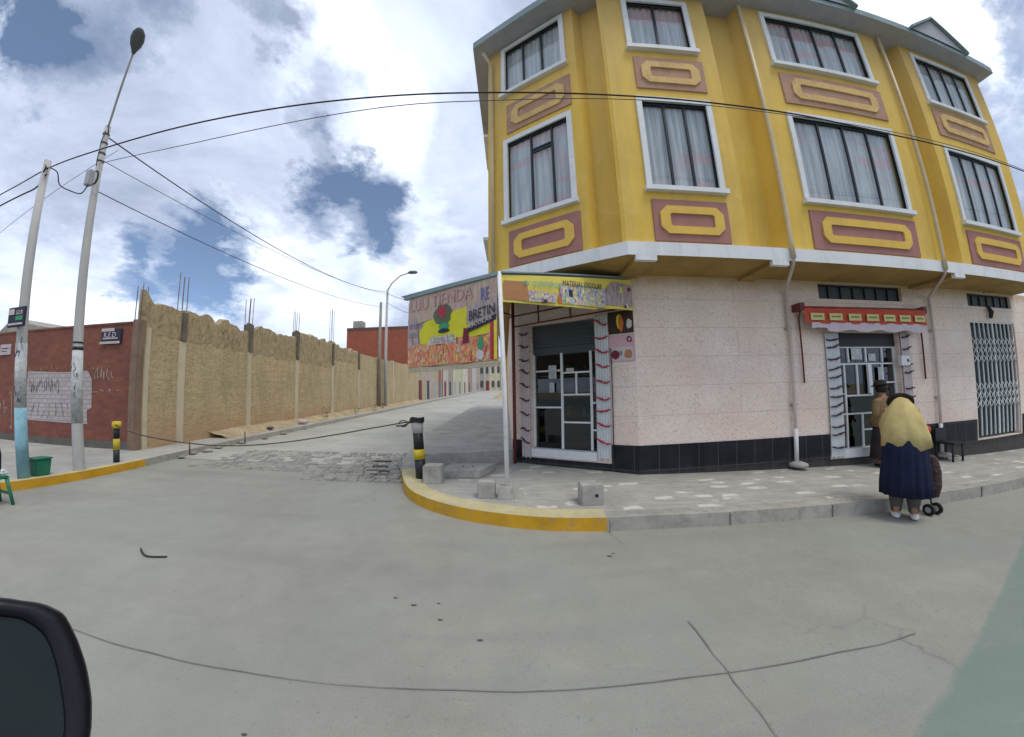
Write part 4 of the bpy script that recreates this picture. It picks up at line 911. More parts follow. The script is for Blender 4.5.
# red brick wall facing the main road
rw = thing('brick_wall', 'dark red brick wall with a whitewashed patch behind the two utility poles', 'wall', (-9.4, 6.85, .15))
b = MB(); b.box(-60, -9.42, 6.85, 7.07, -.1, 3.30); b.build('wall_face', 'brickR', rw)
b = MB(); b.box(-60, -9.42, 6.83, 7.09, 3.30, 3.35); b.build('coping', M['brickR'], rw)
b = MB(); b.box(-60, -9.5, 6.825, 6.848, -.1, .34); b.build('cement_base', mat('dark_cement_base', (.11, .105, .09), .9, .25, 2, (.2, .19, .16), .5), rw)
b = MB(); pts = [(-13.85, .78), (-11.0, .74), (-11.02, 1.1), (-10.85, 1.16), (-10.88, 1.9), (-11.05, 2.12), (-12.2, 2.1), (-13.8, 2.16)]
b.add([(x, 6.842, z) for x, z in pts], [tuple(range(8))]); wp_ = b.build('whitewash_patch', 'whitewash', rw)
paint('graffiti_dark', (.06, .06, .07)); paint('graffiti_pale', (.45, .42, .38)); paint('graffiti_ochre', (.32, .25, .10))
def scribble(name, x0, x1, z0, z1, y, m, par, n, seed, r=.012):
    rr = random.Random(seed); b = MB(); w = (x1 - x0) / n
    for i in range(n):
        pts = [(x0 + w * (i + rr.uniform(.05, .9)), y, rr.uniform(z0, z1)) for _ in range(4)]; b.tube(catmull(pts, 3), r, 4)
    return each(b, name, m, par)
scribble('faded_writing', -13.7, -12.2, 1.55, 1.98, 6.84, 'graffiti_dark', wp_, 16, 1, .006)
scribble('faded_writing', -13.6, -11.4, .85, 1.3, 6.84, 'graffiti_dark', wp_, 8, 2, .004)
scribble('faded_writing', -13.8, -10.2, 2.12, 2.3, 6.845, 'graffiti_ochre', rw, 14, 3, .006)
scribble('faded_writing', -10.8, -10.1, 1.85, 2.25, 6.845, 'graffiti_pale', rw, 7, 4, .006)
scribble('faded_writing', -16.8, -14.6, .5, 1.7, 6.845, 'graffiti_pale', rw, 8, 5, .007)
scribble('faded_writing', -10.9, -9.7, 1.55, 1.65, 6.845, 'graffiti_pale', rw, 4, 8, .006)
sg = thing('wall_plaque', 'framed white and black street plaque high on the red wall near its corner', 'sign', (-10.2, 6.83, 3.0))
b = MB(); b.box(-10.58, -9.86, 6.80, 6.845, 2.82, 3.18); b.build('board', 'ink_dark', sg, .01)
b = MB(); b.box(-10.6, -9.88, 6.788, 6.799, 2.8, 2.86); b.box(-10.56, -10.1, 6.788, 6.799, 3.12, 3.2); b.box(-10.5, -9.95, 6.789, 6.798, 2.92, 2.95); b.build('frame', 'drape_pink', sg)
text('lettering', 'R.E.D', .2, (-10.48, 6.795, 2.96), (1, 0, 0), (0, 0, 1), 'ink_pale', sg)
sg = thing('wall_notice', 'small pale notice plate at the far left of the red wall', 'sign', (-15.1, 6.84, 2.8))
b = MB(); b.box(-15.5, -14.85, 6.81, 6.846, 2.66, 2.98); b.build('board', 'drape_pink', sg, .01)
b = MB(); b.box(-15.4, -14.95, 6.805, 6.812, 2.84, 2.87); b.box(-15.4, -15.05, 6.805, 6.812, 2.76, 2.785); b.build('print', 'graffiti_dark', sg)
sh_ = thing('tiled_shed', 'low shed roof peeping over the red wall at far left', 'shed', (-17.6, 8.4, 0))
b = MB(); b.add([(-19.6, 8, 3.5), (-18.6, 8, 3.62), (-17.7, 8, 4.05), (-17.1, 8, 4.12), (-16.9, 8, 3.95), (-16.9, 8, 3.2), (-19.6, 8, 3.2)] + [(x, 11, z) for x, z in ((-19.6, 3.5), (-18.6, 3.62), (-17.7, 4.05), (-17.1, 4.12), (-16.9, 3.95), (-16.9, 3.2), (-19.6, 3.2))],
      [tuple(range(7)), tuple(range(7, 14))] + [(i, (i + 1) % 7, (i + 1) % 7 + 7, i + 7) for i in range(7)]); b.build('roof', 'concrete', sh_)
b = MB(); b.box(-19.4, -17, 8.1, 10.9, 0, 3.25); b.build('wall', 'brickR', sh_)

# ------------------------------------------------------------------ poles
LEAN = {-7.87: (-.0157, -.0323), -7.77: (-.0182, -.0300)}
def ptop(x, y, z):
    l = LEAN.get(x, (0, 0)); return (x + l[0] * (z - .15), y + l[1] * (z - .15), z)
def pole_(name, x, y, z0, z1, r0, r1, m='pole'):
    mb = MB(); ks = (-.015, 0, .12, .3, .5, .7, 1); mb.tube([ptop(x, y, z0 + (z1 - z0) * k) for k in ks], [r0 + (r1 - r0) * max(0, k) for k in ks], 20); return mb
p1 = thing('utility_pole', 'shorter concrete pole with pale blue painted foot and a small sign board, at far left', 'pole', (-7.87, 3.86, .15), 'concrete utility poles')
p2 = thing('utility_pole', 'tall concrete lamp pole beside the red wall, with cable box and angled lamp arm', 'pole', (-7.77, 4.7, .15), 'concrete utility poles')
pole_('p', -7.87, 3.86, .15, 5.5, .093, .060).build('shaft', 'pole', p1)
def band(x, y, z0, z1, r, m, par, nm): mb = MB(); mb.tube([ptop(x, y, z0), ptop(x, y, z1)], r, 20); return mb.build(nm, m, par)
band(-7.87, 3.86, .15, 1.28, (.096, .089), 'blue_paint', p1, 'painted_foot'); bp = band(-7.87, 3.86, 1.285, 2.32, (.088, .083), 'poster', p1, 'peeling_posters')
def ring_scrib(x, y, r, z0, z1, n, seed, m, par):
    rr = random.Random(seed); b = MB()
    for i in range(n):
        t = rr.uniform(-2.6, -.2); z = rr.uniform(z0, z1); pts = []
        for k in range(4): t += rr.uniform(-.35, .35); z += rr.uniform(-.09, .09); q = ptop(x, y, z); pts.append((q[0] + r * math.cos(t), q[1] + r * math.sin(t), z))
        b.tube(catmull(pts, 3), .004, 4)
    each(b, 'scrawled_writing', m, par)
ring_scrib(-7.87, 3.86, .089, 1.35, 2.25, 9, 5, 'graffiti_dark', bp)
s_ = MB(); s_.box(-8.12, -7.60, 3.64, 3.67, 2.56, 2.88); sb = s_.build('sign_board', 'ink_dark', p1, .006)
b = MB(); b.box(-8.08, -7.92, 3.63, 3.639, 2.76, 2.85); b.box(-8.08, -7.64, 3.63, 3.639, 2.59, 2.62); b.build('print', 'ink_pale', sb)
b = MB(); b.box(-7.85, -7.64, 3.629, 3.638, 2.66, 2.73); b.build('print', 'ink_green', sb); text('lettering', 'S.E.B', .1, (-7.86, 3.636, 2.755), (1, 0, 0), (0, 0, 1), 'ink_pale', sb)
b = MB()
for dz in (5.33, 5.2): b.tube([(-8.05, 3.70, dz), (-7.84, 3.67, dz)], .014, 6)
b.tube([(-7.9, 3.64, 5.38), (-7.82, 3.62, 5.32), (-7.86, 3.62, 5.22)], .013, 6); each(b, 'cable_clamp', 'black', p1)
pole_('p', -7.77, 4.7, .15, 6.75, .090, .052).build('shaft', 'pole', p2)
bp = band(-7.77, 4.7, 1.0, 2.3, (.090, .082), 'poster', p2, 'peeling_posters'); ring_scrib(-7.77, 4.7, .089, 1.1, 2.2, 8, 6, 'graffiti_dark', bp)
b = MB(); b.tube([ptop(-7.77, 4.7, 2.30), ptop(-7.77, 4.7, 2.36)], .084, 20); b.tube([ptop(-7.77, 4.7, 2.42), ptop(-7.77, 4.7, 2.45)], .083, 20); each(b, 'steel_band', 'black', p2)
b = MB(); b.box(-8.02, -7.88, 4.40, 4.50, 5.42, 5.74); b.build('cable_box', mat('grey_box', (.36, .37, .37), .5, .1, 3), p2, .012)
b = MB()
for k in range(3): b.tube([(-7.78 + .012 * k + .08 * math.cos(t), 4.44, 5.55 + .14 * math.sin(t)) for t in [i * math.pi / 7 - 1.9 for i in range(9)]], .012, 6)
b.tube([(-7.84, 4.45, 6.6), (-7.72, 4.38, 6.45), (-7.76, 4.38, 6.3), (-7.80, 4.42, 6.05), (-7.74, 4.38, 5.95), (-7.82, 4.44, 5.8)], .008, 5)
b.tube([(-7.82, 4.46, 6.72), (-7.68, 4.42, 6.5)], .011, 5)
each(b, 'cable_coil', 'wire', p2)
b = MB()
for z in (6.55, 6.35, 6.12, 5.95): b.tube([ptop(-7.77, 4.7, z), ptop(-7.77, 4.7, z + .035)], .062 + (6.6 - z) * .006, 14)
each(b, 'clamp_band', 'wire_g', p2)
b = MB(); b.tube([(-7.89, 4.50, 6.6), (-7.80, 4.46, 6.9), (-7.45, 4.26, 7.35), (-6.95, 3.97, 7.8)], .020, 8); arm = b.build('lamp_arm', 'pole', p2)
hd = MB(); a_ = V((-6.95, 3.97, 7.78)); d_ = (V((-6.6, 3.72, 8.10)) - a_).normalized(); u_ = d_.cross(V((0, 0, 1))).normalized(); w_ = u_.cross(d_)
vs = []; prof = [(0, .03, .02), (.06, .05, .04), (.16, .10, .06), (.28, .125, .07), (.40, .11, .06), (.48, .06, .035), (.5, .01, .01)]
for t, rx, rz in prof:
    for k in range(14):
        an = 2 * math.pi * k / 14; vs.append(a_ + d_ * t + u_ * rx * math.cos(an) + w_ * rz * math.sin(an))
hd.add(vs, [(i * 14 + k, i * 14 + (k + 1) % 14, (i + 1) * 14 + (k + 1) % 14, (i + 1) * 14 + k) for i in range(6) for k in range(14)], True); hd.build('lamp_head', mat('grey_lamp_housing', (.10, .11, .12), .45, .1, 3), p2)
# far poles up the street
fz = zg(-9.9, 24) + .3
fp = thing('street_lamp', 'distant street lamp up the side street with arm reaching over the road', 'street lamp', (-9.0, 24.6, zg(-9, 24.6) + .15))
mb = MB(); mb.lathe((-8.95, 23.2, zg(-9, 23) + .1), [(.12, 0), (.10, 4), (.08, 8.6)], 12); mb.build('shaft', 'pole', fp)
b = MB(); b.tube([(-8.95, 23.2, zg(-9, 23) + 8.6), (-8.6, 23.0, 9.45), (-7.9, 22.8, 9.95), (-7.2, 22.7, 10.1)], .045, 6); b.build('lamp_arm', 'pole', fp)
b = MB(); b.tube([(-7.3, 22.7, 10.1), (-7.1, 22.7, 10.13), (-6.7, 22.7, 10.12), (-6.6, 22.7, 10.1)], [.05, .13, .12, .03], 8); b.build('lamp_head', mat('grey_lamp_housing_far', (.12, .13, .14), .45, .1, 3), fp)
f2 = thing('wooden_pole', 'distant thin dark pole without a lamp, left of the far street lamp', 'pole', (-9.05, 22.3, zg(-9, 22) + .15))
mb = MB(); mb.lathe((-9.05, 22.3, zg(-9, 22) + .1), [(.13, 0), (.11, 4), (.09, 7.4)], 10); mb.build('shaft', mat('weathered_pole', (.26, .24, .21), .9, .2, 3), f2)

# ------------------------------------------------------------------ overhead wires
def wire(label, pts, r, m='wire', name='overhead_cable'):
    b = MB(); b.tube(pts, r, 5, False); o = b.build(name, m); tag(o, label, 'cable', 'overhead cables'); return o
wire('thick black cable sweeping right from the short pole across the sky and yellow facade', catmull([(-14, 3.6, 5.0), (-9.55, 3.7, 5.2), (-7.93, 3.74, 5.40), (-6.36, 3.74, 5.44), (-4.5, 3.7, 5.46), (-2.9, 3.7, 5.48), (-1.44, 3.7, 5.46), (-.1, 3.7, 5.42), (1.2, 3.7, 5.40), (2.6, 3.7, 5.39), (4.2, 3.7, 5.36), (6.1, 3.7, 5.3), (10, 3.7, 5.42), (16, 3.7, 5.7)], 4), .011)
wire('thin grey cable just under the thick one across the yellow facade', catmull([(-7.86, 4.5, 5.9), (-5, 4.1, 5.5), (-1.7, 3.75, 5.33), (-.1, 3.72, 5.31), (1.8, 3.7, 5.34), (4.05, 3.7, 5.33), (6.2, 3.7, 5.36), (12, 3.7, 5.5)], 4), .006, 'wire_g')
far = (-8.95, 23.2, zg(-9, 23) + 8.5)
wire('thick cable dropping from the top of the tall lamp pole towards the far street lamp', sag((-7.86, 4.5, 6.52), far, .75, 30), .014)
wire('thin cable from mid tall pole to the far street lamp', sag((-7.85, 4.52, 6.0), (far[0], far[1], far[2] - .15), .45, 30), .008, 'wire_g')
wire('lower cable from the pole box to the thin dark far pole', sag((-7.84, 4.54, 5.35), (-9.05, 22.3, zg(-9, 22) + 7.2), .45, 30), .010)
wire('slack twisted cable joining the tops of the two near poles', catmull([(-7.92, 3.7, 5.38), (-7.86, 3.84, 5.34), (-7.9, 3.95, 5.16), (-7.89, 4.15, 5.14), (-7.92, 4.35, 5.2), (-7.95, 4.45, 5.43)], 4), .011)
wire('black cable leaving the frame at left from the short pole', catmull([(-7.95, 3.7, 5.36), (-8.2, 3.75, 5.1), (-8.8, 3.7, 4.98), (-11, 3.6, 4.75)], 4), .014)
wire('fine wire crossing behind both near poles down to the left', sag((-7.8, 4.75, 6.35), (-12, 4.4, 4.6), .05, 10), .005, 'wire_g')
wire('cable from far street lamp to the shop canopy side, upper', sag((far[0], far[1], far[2] - .1), (-2.4, 14, 5.4), .3, 12), .016)
wire('cable from far street lamp to the shop canopy side, lower', sag((far[0], far[1], far[2] - .8), (-2.4, 14, 4.6), .3, 12), .012, 'wire_g')

# ------------------------------------------------------------------ bollards and rope
M['ochre_paint'] = mat('bollard_yellow', (.55, .42, .03), .6, .15, 6, (.2, .17, .08), .5)
bo = thing('bollard', 'yellow and black striped post on the left kerb corner', 'bollard', (-7.97, 5.51, .15), 'striped corner posts')
X, Y = -7.97, 5.51
b = MB()
b.lathe((X, Y, 0), [(.056, .40), (.056, .62)], 12); b.lathe((X, Y, 0), [(.07, .83), (.082, .88), (.08, .96), (.05, .97)], 12); each(b, 'yellow_band', 'ochre_paint', bo)
b = MB(); b.lathe((X, Y, 0), [(.055, .12), (.055, .399)], 12); b.lathe((X, Y, 0), [(.055, .621), (.055, .829)], 12); each(b, 'black_band', 'black', bo)
bo = thing('bollard', 'leaning black, grey and yellow post on the right kerb corner', 'bollard', (-1.48, 5.35, .15), 'striped corner posts')
def lean(z): return (-1.485 - .055 * (z - .15), 5.35, z)
def seg(z0, z1, r0, r1, m, nm): mb = MB(); mb.tube([lean(z0), lean(z1)], [r0, r1], 14); return mb.build(nm, m, bo)
seg(.13, .46, .088, .084, 'black', 'black_band'); seg(.461, .62, .092, .09, 'ochre_paint', 'yellow_band'); seg(.621, .88, .082, .08, 'black', 'black_band'); seg(.881, 1.1, .084, .105, 'pole', 'grey_collar')
b = MB()
for k in range(4): b.tube([(lean(1.06)[0] + .11 * math.cos(t), 5.35 + .11 * math.sin(t), 1.06 + .018 * k + .01 * math.sin(3 * t)) for t in [i * math.pi / 6 for i in range(13)]], .011, 5)
b.build('rope_binding', 'wire', bo)
rp = MB(); pts = catmull([(-7.97, 5.45, .92), (-7.3, 5.5, .72), (-6.2, 5.6, .58), (-5.2, 5.6, .56), (-4.2, 5.6, .64), (-3.2, 5.5, .79), (-2.3, 5.4, .95), (-1.66, 5.35, 1.06)], 5)
rp.tube(pts, .012, 6, False); rp.tube([(-1.62 + .0 - .14 - .07 * math.cos(t), 5.33, 1.03 + .05 * math.sin(t)) for t in [i * math.pi / 6 for i in range(12)]], .009, 5)
rp.tube([(-1.6, 5.3, 1.07), (-1.75, 5.32, 1.0), (-1.88, 5.34, .99)], .014, 5)
tag(rp.build('rope', mat('old_rope', (.09, .07, .06), .9, .2, 20)), 'dark sagging rope strung across the side street between the two striped posts', 'rope')

# ------------------------------------------------------------------ small street things
def cblock(x0, x1, y0, y1, z1, label, rot=0, hole=True, m='concrete'):
    r = thing('concrete_block', label, 'block', ((x0 + x1) / 2, (y0 + y1) / 2, .15), 'concrete blocks on the corner sidewalk')
    mb = MB(); mb.box(x0, x1, y0, y1, .14, z1); mb.build('body', m, r, .012)
    if hole: q = MB(); cx = x0 + (x1 - x0) * .68; q.tube([(cx, y0 - .002, .14 + (z1 - .14) * .5), (cx, y0 + .03, .14 + (z1 - .14) * .5)], .022, 10); q.build('hole', 'dark', r)
cblock(.79, 1.06, 3.92, 4.16, .39, 'grey cube block with a dark hole, right of the white pole')
cblock(-.47, -.24, 4.3, 4.5, .36, 'plain pale block left of the white pole foot', hole=False)
cblock(-1.37, -1.08, 5.0, 5.25, .42, 'largest plain grey block beside the leaning post', hole=False)
r = thing('drain_cover_slab', 'flat concrete slab lying on the sidewalk behind the blocks', 'slab', (-.85, 5.7, .15))
mb = MB(); mb.hexa([(-1.25, 5.35, .15), (-.55, 5.35, .15), (-.30, 5.95, .15), (-1.1, 5.95, .15)], [(-1.25, 5.35, .27), (-.55, 5.35, .27), (-.30, 5.95, .27), (-1.1, 5.95, .27)]); mb.build('body', 'concrete', r, .01)
mb = MB()
for dx in (-.1, .06): mb.tube([(-.75 + dx, 5.7, .26), (-.75 + dx, 5.7, .276)], .02, 8)
each(mb, 'lifting_hole', 'dark', r)
def rock(x, y, z, s, m='stone', sx=1.2, sz=.6, seed=0):
    mb = MB(); vs = []; n = 7; rr = random.Random(seed)
    rows = [(-.5, .6), (-.1, 1), (.35, .85), (.6, .4)]
    for h_, r_ in rows:
        for k in range(n): t = 2 * math.pi * k / n; q = r_ * rr.uniform(.8, 1.15); vs.append((x + s * sx * q * math.cos(t), y + s * q * math.sin(t), z + s * sz * (h_ + .4)))
    mb.add(vs, [(i * n + k, i * n + (k + 1) % n, (i + 1) * n + (k + 1) % n, (i + 1) * n + k) for i in range(3) for k in range(n)] + [tuple(range(n))[::-1], tuple(range(3 * n, 4 * n))])
    return mb
o = rock(-1.38, 5.75, .16, .15, seed=4).build('boulder', 'stone'); tag(o, 'rounded boulder behind the leaning post', 'stone')
spots = [(-8.0, 7.35, .09), (-7.9, 7.7, .12), (-8.05, 8.2, .1), (-7.85, 6.9, .08), (-8.0, 9.0, .1), (-7.95, 9.9, .09), (-8.05, 11, .11), (-8.2, 12.4, .1), (-8.5, 13.2, .13)]
pos_w = ['nearest the grey kerb end', 'second, largest near the cobbles', 'third up the street', 'lowest, by the yellow kerb end', 'fourth up the street', 'fifth up the street', 'sixth up the street', 'seventh, among the weeds', 'last, against the dirt bank']
for i, (x, y, s) in enumerate(spots):
    o = rock(x, y, zg(x, y) + .02, s, seed=i).build('kerb_rubble', 'stone'); tag(o, 'broken kerb stone in the left gutter, ' + pos_w[i], 'stone', 'broken stones along the left kerb')
for i, (x, y, z) in enumerate(((-7.72, 7.0, .17), (-7.9, 9.0, .2))):
    mb = MB(); mb.tube([(x, y, z - .1), (x - .01, y, z + .22)], .018, 6); o = mb.build('iron_stake', 'rust'); tag(o, ('nearer' if i == 0 else 'farther') + ' short rusty stake at the left kerb edge', 'stake', 'iron stakes')
# potholes / broken slabs near right kerb
for i, (x, y, w, d_, lab) in enumerate(((-2.6, 6.35, .55, .16, 'nearest'), (-2.75, 6.75, .5, .12, 'second'), (-2.9, 7.25, .6, .14, 'third'), (-2.45, 6.05, .5, .08, 'smallest'), (-2.62, 11.2, .2, .7, 'long one up the street'), (-2.6, 13.6, .18, .8, 'farthest up the street'))):
    mb = MB(); n = 10; z = zg(x, y) + .034 if y < 8.5 else zg(x, y) + .018
    mb.add([(x + w * .5 * math.cos(2 * math.pi * k / n) * random.uniform(.7, 1.1), y + d_ * .5 * math.sin(2 * math.pi * k / n) * random.uniform(.7, 1.1), z) for k in range(n)], [tuple(range(n))])
    struct(mb.build('pothole', 'tar'))
# pebbles on the road
for i, (x, y, s, lab) in enumerate(((-.88, 2.35, .009, 'left one of the row'), (-.72, 2.27, .011, 'second of the row'), (-.55, 2.3, .008, 'middle of the row'), (-.5, 2.12, .009, 'just below the row'), (-.22, 1.93, .010, 'nearest the long joint'), (-1.2, 1.22, .008, 'below the joint at left'), (-.8, 1.25, .008, 'below the joint near centre'), (.85, 2.95, .013, 'largest, toward the kerb corner'), (.9, 3.0, .009, 'beside the largest'))):
    o = rock(x, y, .0, s, 'tar', 2.0, .6, i).build('pebble', 'tar'); tag(o, 'dark pebble on the concrete road, ' + lab, 'pebble', 'pebbles on the road')
mb = MB(); mb.tube(catmull([(-3.62, 2.7, .012), (-3.5, 2.62, .02), (-3.38, 2.58, .012), (-3.2, 2.62, .012)], 4), .008, 5); tag(mb.build('bent_wire', 'wire'), 'bent piece of black wire lying on the road at left', 'wire')
# green bin behind pole, white sack, stool with dark sack
r = thing('waste_bin', 'small green rubbish bin behind the blue-footed pole', 'bin', (-8.1, 4.3, .15))
mb = MB(); mb.hexa([(-8.02, 4.02, .15), (-7.80, 4.02, .15), (-7.80, 4.24, .15), (-8.02, 4.24, .15)], [(-8.05, 3.99, .42), (-7.77, 3.99, .42), (-7.77, 4.26, .42), (-8.05, 4.26, .42)]); mb.build('body', 'green', r, .015)
mb = MB(); mb.box(-8.06, -7.76, 3.98, 4.27, .42, .45); mb.build('rim', 'green', r, .008)
o = rock(-8.25, 3.62, .2, .17, seed=21); o = o.build('rubbish_sack', 'drape_white'); tag(o, 'white rubbish sack at the foot of the blue-footed pole', 'sack')
r = thing('stool', 'low green plastic stool at the left frame edge', 'stool', (-6.95, 2.98, 0))
mb = MB(); mb.box(-7.12, -6.78, 2.82, 3.14, .36, .40); mb.build('seat', 'green', r, .015)
for sx in (-1, 1):
    for sy in (-1, 1):
        mb = MB(); mb.tube([(-6.95 + sx * .14, 2.98 + sy * .13, .36), (-6.95 + sx * .19, 2.98 + sy * .17, 0)], [.028, .024], 6); mb.build('leg', 'green', r)
mb = MB(); mb.box(-7.10, -6.80, 2.83, 2.845, .14, .18); mb.box(-7.1, -6.8, 3.12, 3.135, .14, .18); each(mb, 'stretcher', 'green', r)
mb = MB(); mb.lathe((-7.02, 3.0, .40), [(.10, 0), (.15, .08), (.16, .28), (.13, .42), (.05, .47), (.06, .5)], 12, 1, .8); tag(mb.build('cloth_sack', 'navy'), 'dark navy cloth sack standing on the green stool', 'sack')
# dark chair by the wall
cx_ = 8.42; cy_ = 5.06; cz = zg(cx_, cy_) + .15
r = thing('chair', 'small black chair against the tiled wall behind the woman', 'chair', (cx_, cy_, cz))
r['label'] = 'small black chair against the black plinth, right of the second shop door'
mb = MB(); mb.box(cx_ - .17, cx_ + .17, cy_ - .18, cy_ + .18, cz + .33, cz + .37); mb.build('seat', 'black', r, .01)
for sx in (cx_ - .15, cx_ + .15):
    for sy in (cy_ - .15, cy_ + .15): mb = MB(); mb.tube([(sx, sy, cz + .33), (sx, sy, cz)], .022, 6); mb.build('leg', 'black', r)
mb = MB(); mb.box(cx_ - .17, cx_ + .17, cy_ + .15, cy_ + .18, cz + .37, cz + .62); mb.build('backrest', 'black', r, .01)
o = rock(8.8, 5.15, cz + .02, .06, seed=31).build('rubbish_heap', 'stone'); tag(o, 'little heap of litter right of the black chair', 'litter')
# weeds and rubbish along the dirt bank
M['weed'] = mat('weed_leaves', (.055, .07, .025), .8, .3, 9)
for i, (x, y, h_, lab) in enumerate(((-8.85, 15.2, .55, 'tallest one'), (-8.6, 17.8, .3, 'middle low one'), (-8.5, 20.2, .28, 'one before the far pole'), (-8.75, 22.2, .35, 'one at the far pole foot'))):
    mb = MB(); rr = random.Random(i)
    for k in range(60):
        t = rr.uniform(0, 6.28); r0 = rr.uniform(0, .22); z = zg(x, y) + .2 + rr.uniform(0, h_); a_ = V((x + r0 * math.cos(t), y + r0 * 1.6 * math.sin(t), z)); d_ = V((rr.uniform(-1, 1), rr.uniform(-1, 1), rr.uniform(-.2, 1))).normalized() * rr.uniform(.05, .1); w_ = V((d_.y, -d_.x, .01)) * .35
        mb.quad(a_, a_ + d_ * .5 + w_, a_ + d_, a_ + d_ * .5 - w_)
    mb.tube([(x, y, zg(x, y) + .1), (x, y, zg(x, y) + .2 + h_ * .8)], .008, 4)
    tag(mb.build('weed', 'weed'), 'straggly weed on the dirt bank, ' + lab, 'weed', 'weeds on the dirt bank')
o = rock(-8.55, 12.9, zg(-8.5, 12.9) + .2, .16, sx=1.6, sz=.9, seed=9).build('rubbish_sack', 'drape_pink'); tag(o, 'pale torn sack lying on the dirt bank by the tan wall', 'sack')
o = rock(-8.6, 11.0, zg(-8.5, 11) + .2, .12, seed=12).build('dark_stone', 'tar'); tag(o, 'dark lump on the pale sidewalk under the tan wall', 'stone')

# ------------------------------------------------------------------ buildings up the street
rb = thing('brick_house', 'unplastered red brick house rising behind the far end of the tan wall', 'house', (-12.3, 30, .6))
b = MB(); b.box(-15.5, -9.5, 30, 44, 0, 7.5); b.build('wall', mat_brick('red_brick_far', 'x', (.42, .10, .05), (.30, .08, .045), (.2, .11, .08), .3, .14, .015, (.24, .075, .045)), rb)
b = MB(); b.box(-15.5, -9.5, 29.98, 44, 7.5, 7.75); b.build('parapet', mat('dark_parapet', (.12, .08, .07), .9, .2, 2), rb)
b = MB(); b.box(-15.0, -14.1, 30.2, 31, 7.7, 8.45); b.build('chimney', 'concrete', rb)
cols = [((.42, .36, .25), 'tan'), ((.44, .36, .34), 'pink'), ((.42, .37, .28), 'ochre'), ((.30, .11, .09), 'dark red'), ((.52, .48, .47), 'white'), ((.30, .28, .27), 'grey'), ((.55, .51, .38), 'cream'), ((.48, .49, .34), 'lime'), ((.58, .55, .45), 'ivory'), ((.36, .25, .22), 'brown'), ((.50, .50, .52), 'pale grey'), ((.46, .34, .31), 'salmon')]
y = 32.1
for i, (c_, cn) in enumerate(cols):
    ln = (3.4, 3.0, 3.2, 3.2, 3.6, 4, 5, 6, 7, 8, 9, 7)[i]; hgt = (3.6, 3.9, 4.3, 4.5, 5, 5.4, 6, 6.3, 7, 7.5, 8, 8.2)[i]; zb = zg(-9, y + ln / 2)
    r = thing('row_house', '%s street wall with a door, number %s up the side street' % (cn, ('one', 'two', 'three', 'four', 'five', 'six', 'seven', 'eight', 'nine', 'ten', 'eleven', 'twelve')[i]), 'house', (-9.3, y, zb), 'low buildings along the side street')
    r['label'] = '%s low building up the side street, just beyond the %s one' % (cn, cols[i - 1][1]) if i else 'tan low building up the side street, beyond the far lamp'
    mt_ = mat('wall_%s' % cn.replace(' ', '_'), c_, .9, .15, 1.2, (.2, .17, .13), .5)
    b = MB(); b.box(-13.5, -9.25, y, y + ln - .05, zb - .6, zb + hgt); b.build('wall', mt_, r)
    b = MB(); b.box(-9.3, -9.2, y - .05, y + .12, zb - .6, zb + hgt + .1); b.box(-9.3, -9.18, y + ln * .6, y + ln * .6 + .15, zb - .6, zb + hgt); each(b, 'pilaster', 'conc_light', r)
    b = MB(); b.box(-9.26, -9.21, y + ln * .25, y + ln * .25 + min(1.2, ln * .3), zb, zb + 2.2); b.build('door', paint('door_%d' % (i % 4), [(.18, .03, .03), (.06, .07, .08), (.35, .35, .36), (.12, .2, .3)][i % 4]), r)
    y += ln
zb = zg(0, 97)
r = thing('far_house', 'pale long two-storey building closing the view at the far end of the side street', 'house', (-2, 97, zb))
b = MB(); b.box(-10.5, 9, 97, 106, zb - 2, zb + 9.6); b.build('wall', mat('far_pale_wall', (.50, .48, .43), .9, .15, .5), r)
M['far_yellow'] = mat('far_yellow_wall', (.58, .55, .36), .9, .15, .5); M['far_pale'] = mat('far_pale_column', (.58, .56, .52), .9, .1, 1); M['far_red'] = mat('far_red_door', (.28, .05, .04), .9, .15, .5)
b = MB(); b.box(-6.9, -3.4, 96.9, 96.99, zb, zb + 9.0); b.build('yellow_front', 'far_yellow', r)
b = MB()
for k in range(9): b.box(-9.6 + k * 1.6, -9.6 + k * 1.6 + .35, 96.75, 96.9, zb - .5, zb + 9.0)
each(b, 'column', 'far_pale', r)
b = MB()
for k in range(6):
    for z in (1.0, 5.0): b.box(-9.0 + k * 1.6, -8.3 + k * 1.6, 96.82, 96.88, zb + z, zb + z + 1.8)
each(b, 'window', 'bluegrey', r)
b = MB(); b.box(-2.6, -1.4, 96.8, 96.87, zb, zb + 2.6); b.box(-7.4, -6.6, 96.8, 96.87, zb, zb + 2.6); each(b, 'door', 'far_red', r)
# ------------------------------------------------------------------ people
def skin_body(name, joints, edges, m, parent, root=0, sub=2):
    me = bpy.data.meshes.new(name); off = parent_loc(parent)
    me.from_pydata([V(j[0]) - off for j in joints], edges, []); o = bpy.data.objects.new(name, me); C.objects.link(o)
    md = o.modifiers.new('s', 'SKIN'); md.use_smooth_shade = True
    for i, sv in enumerate(me.skin_vertices[0].data): r_ = joints[i][1]; sv.radius = (r_, joints[i][2] if len(joints[i]) > 2 else r_); sv.use_root = (i == root)
    s = o.modifiers.new('u', 'SUBSURF'); s.levels = s.render_levels = sub
    bpy.context.view_layer.update()
    ev = bpy.data.meshes.new_from_object(o.evaluated_get(bpy.context.evaluated_depsgraph_get()))
    bpy.data.objects.remove(o); ev.name = name; ev.materials.clear(); ev.materials.append(M[m])
    for p in ev.polygons: p.use_smooth = True
    o = bpy.data.objects.new(name, ev); C.objects.link(o); o.parent = parent; return o
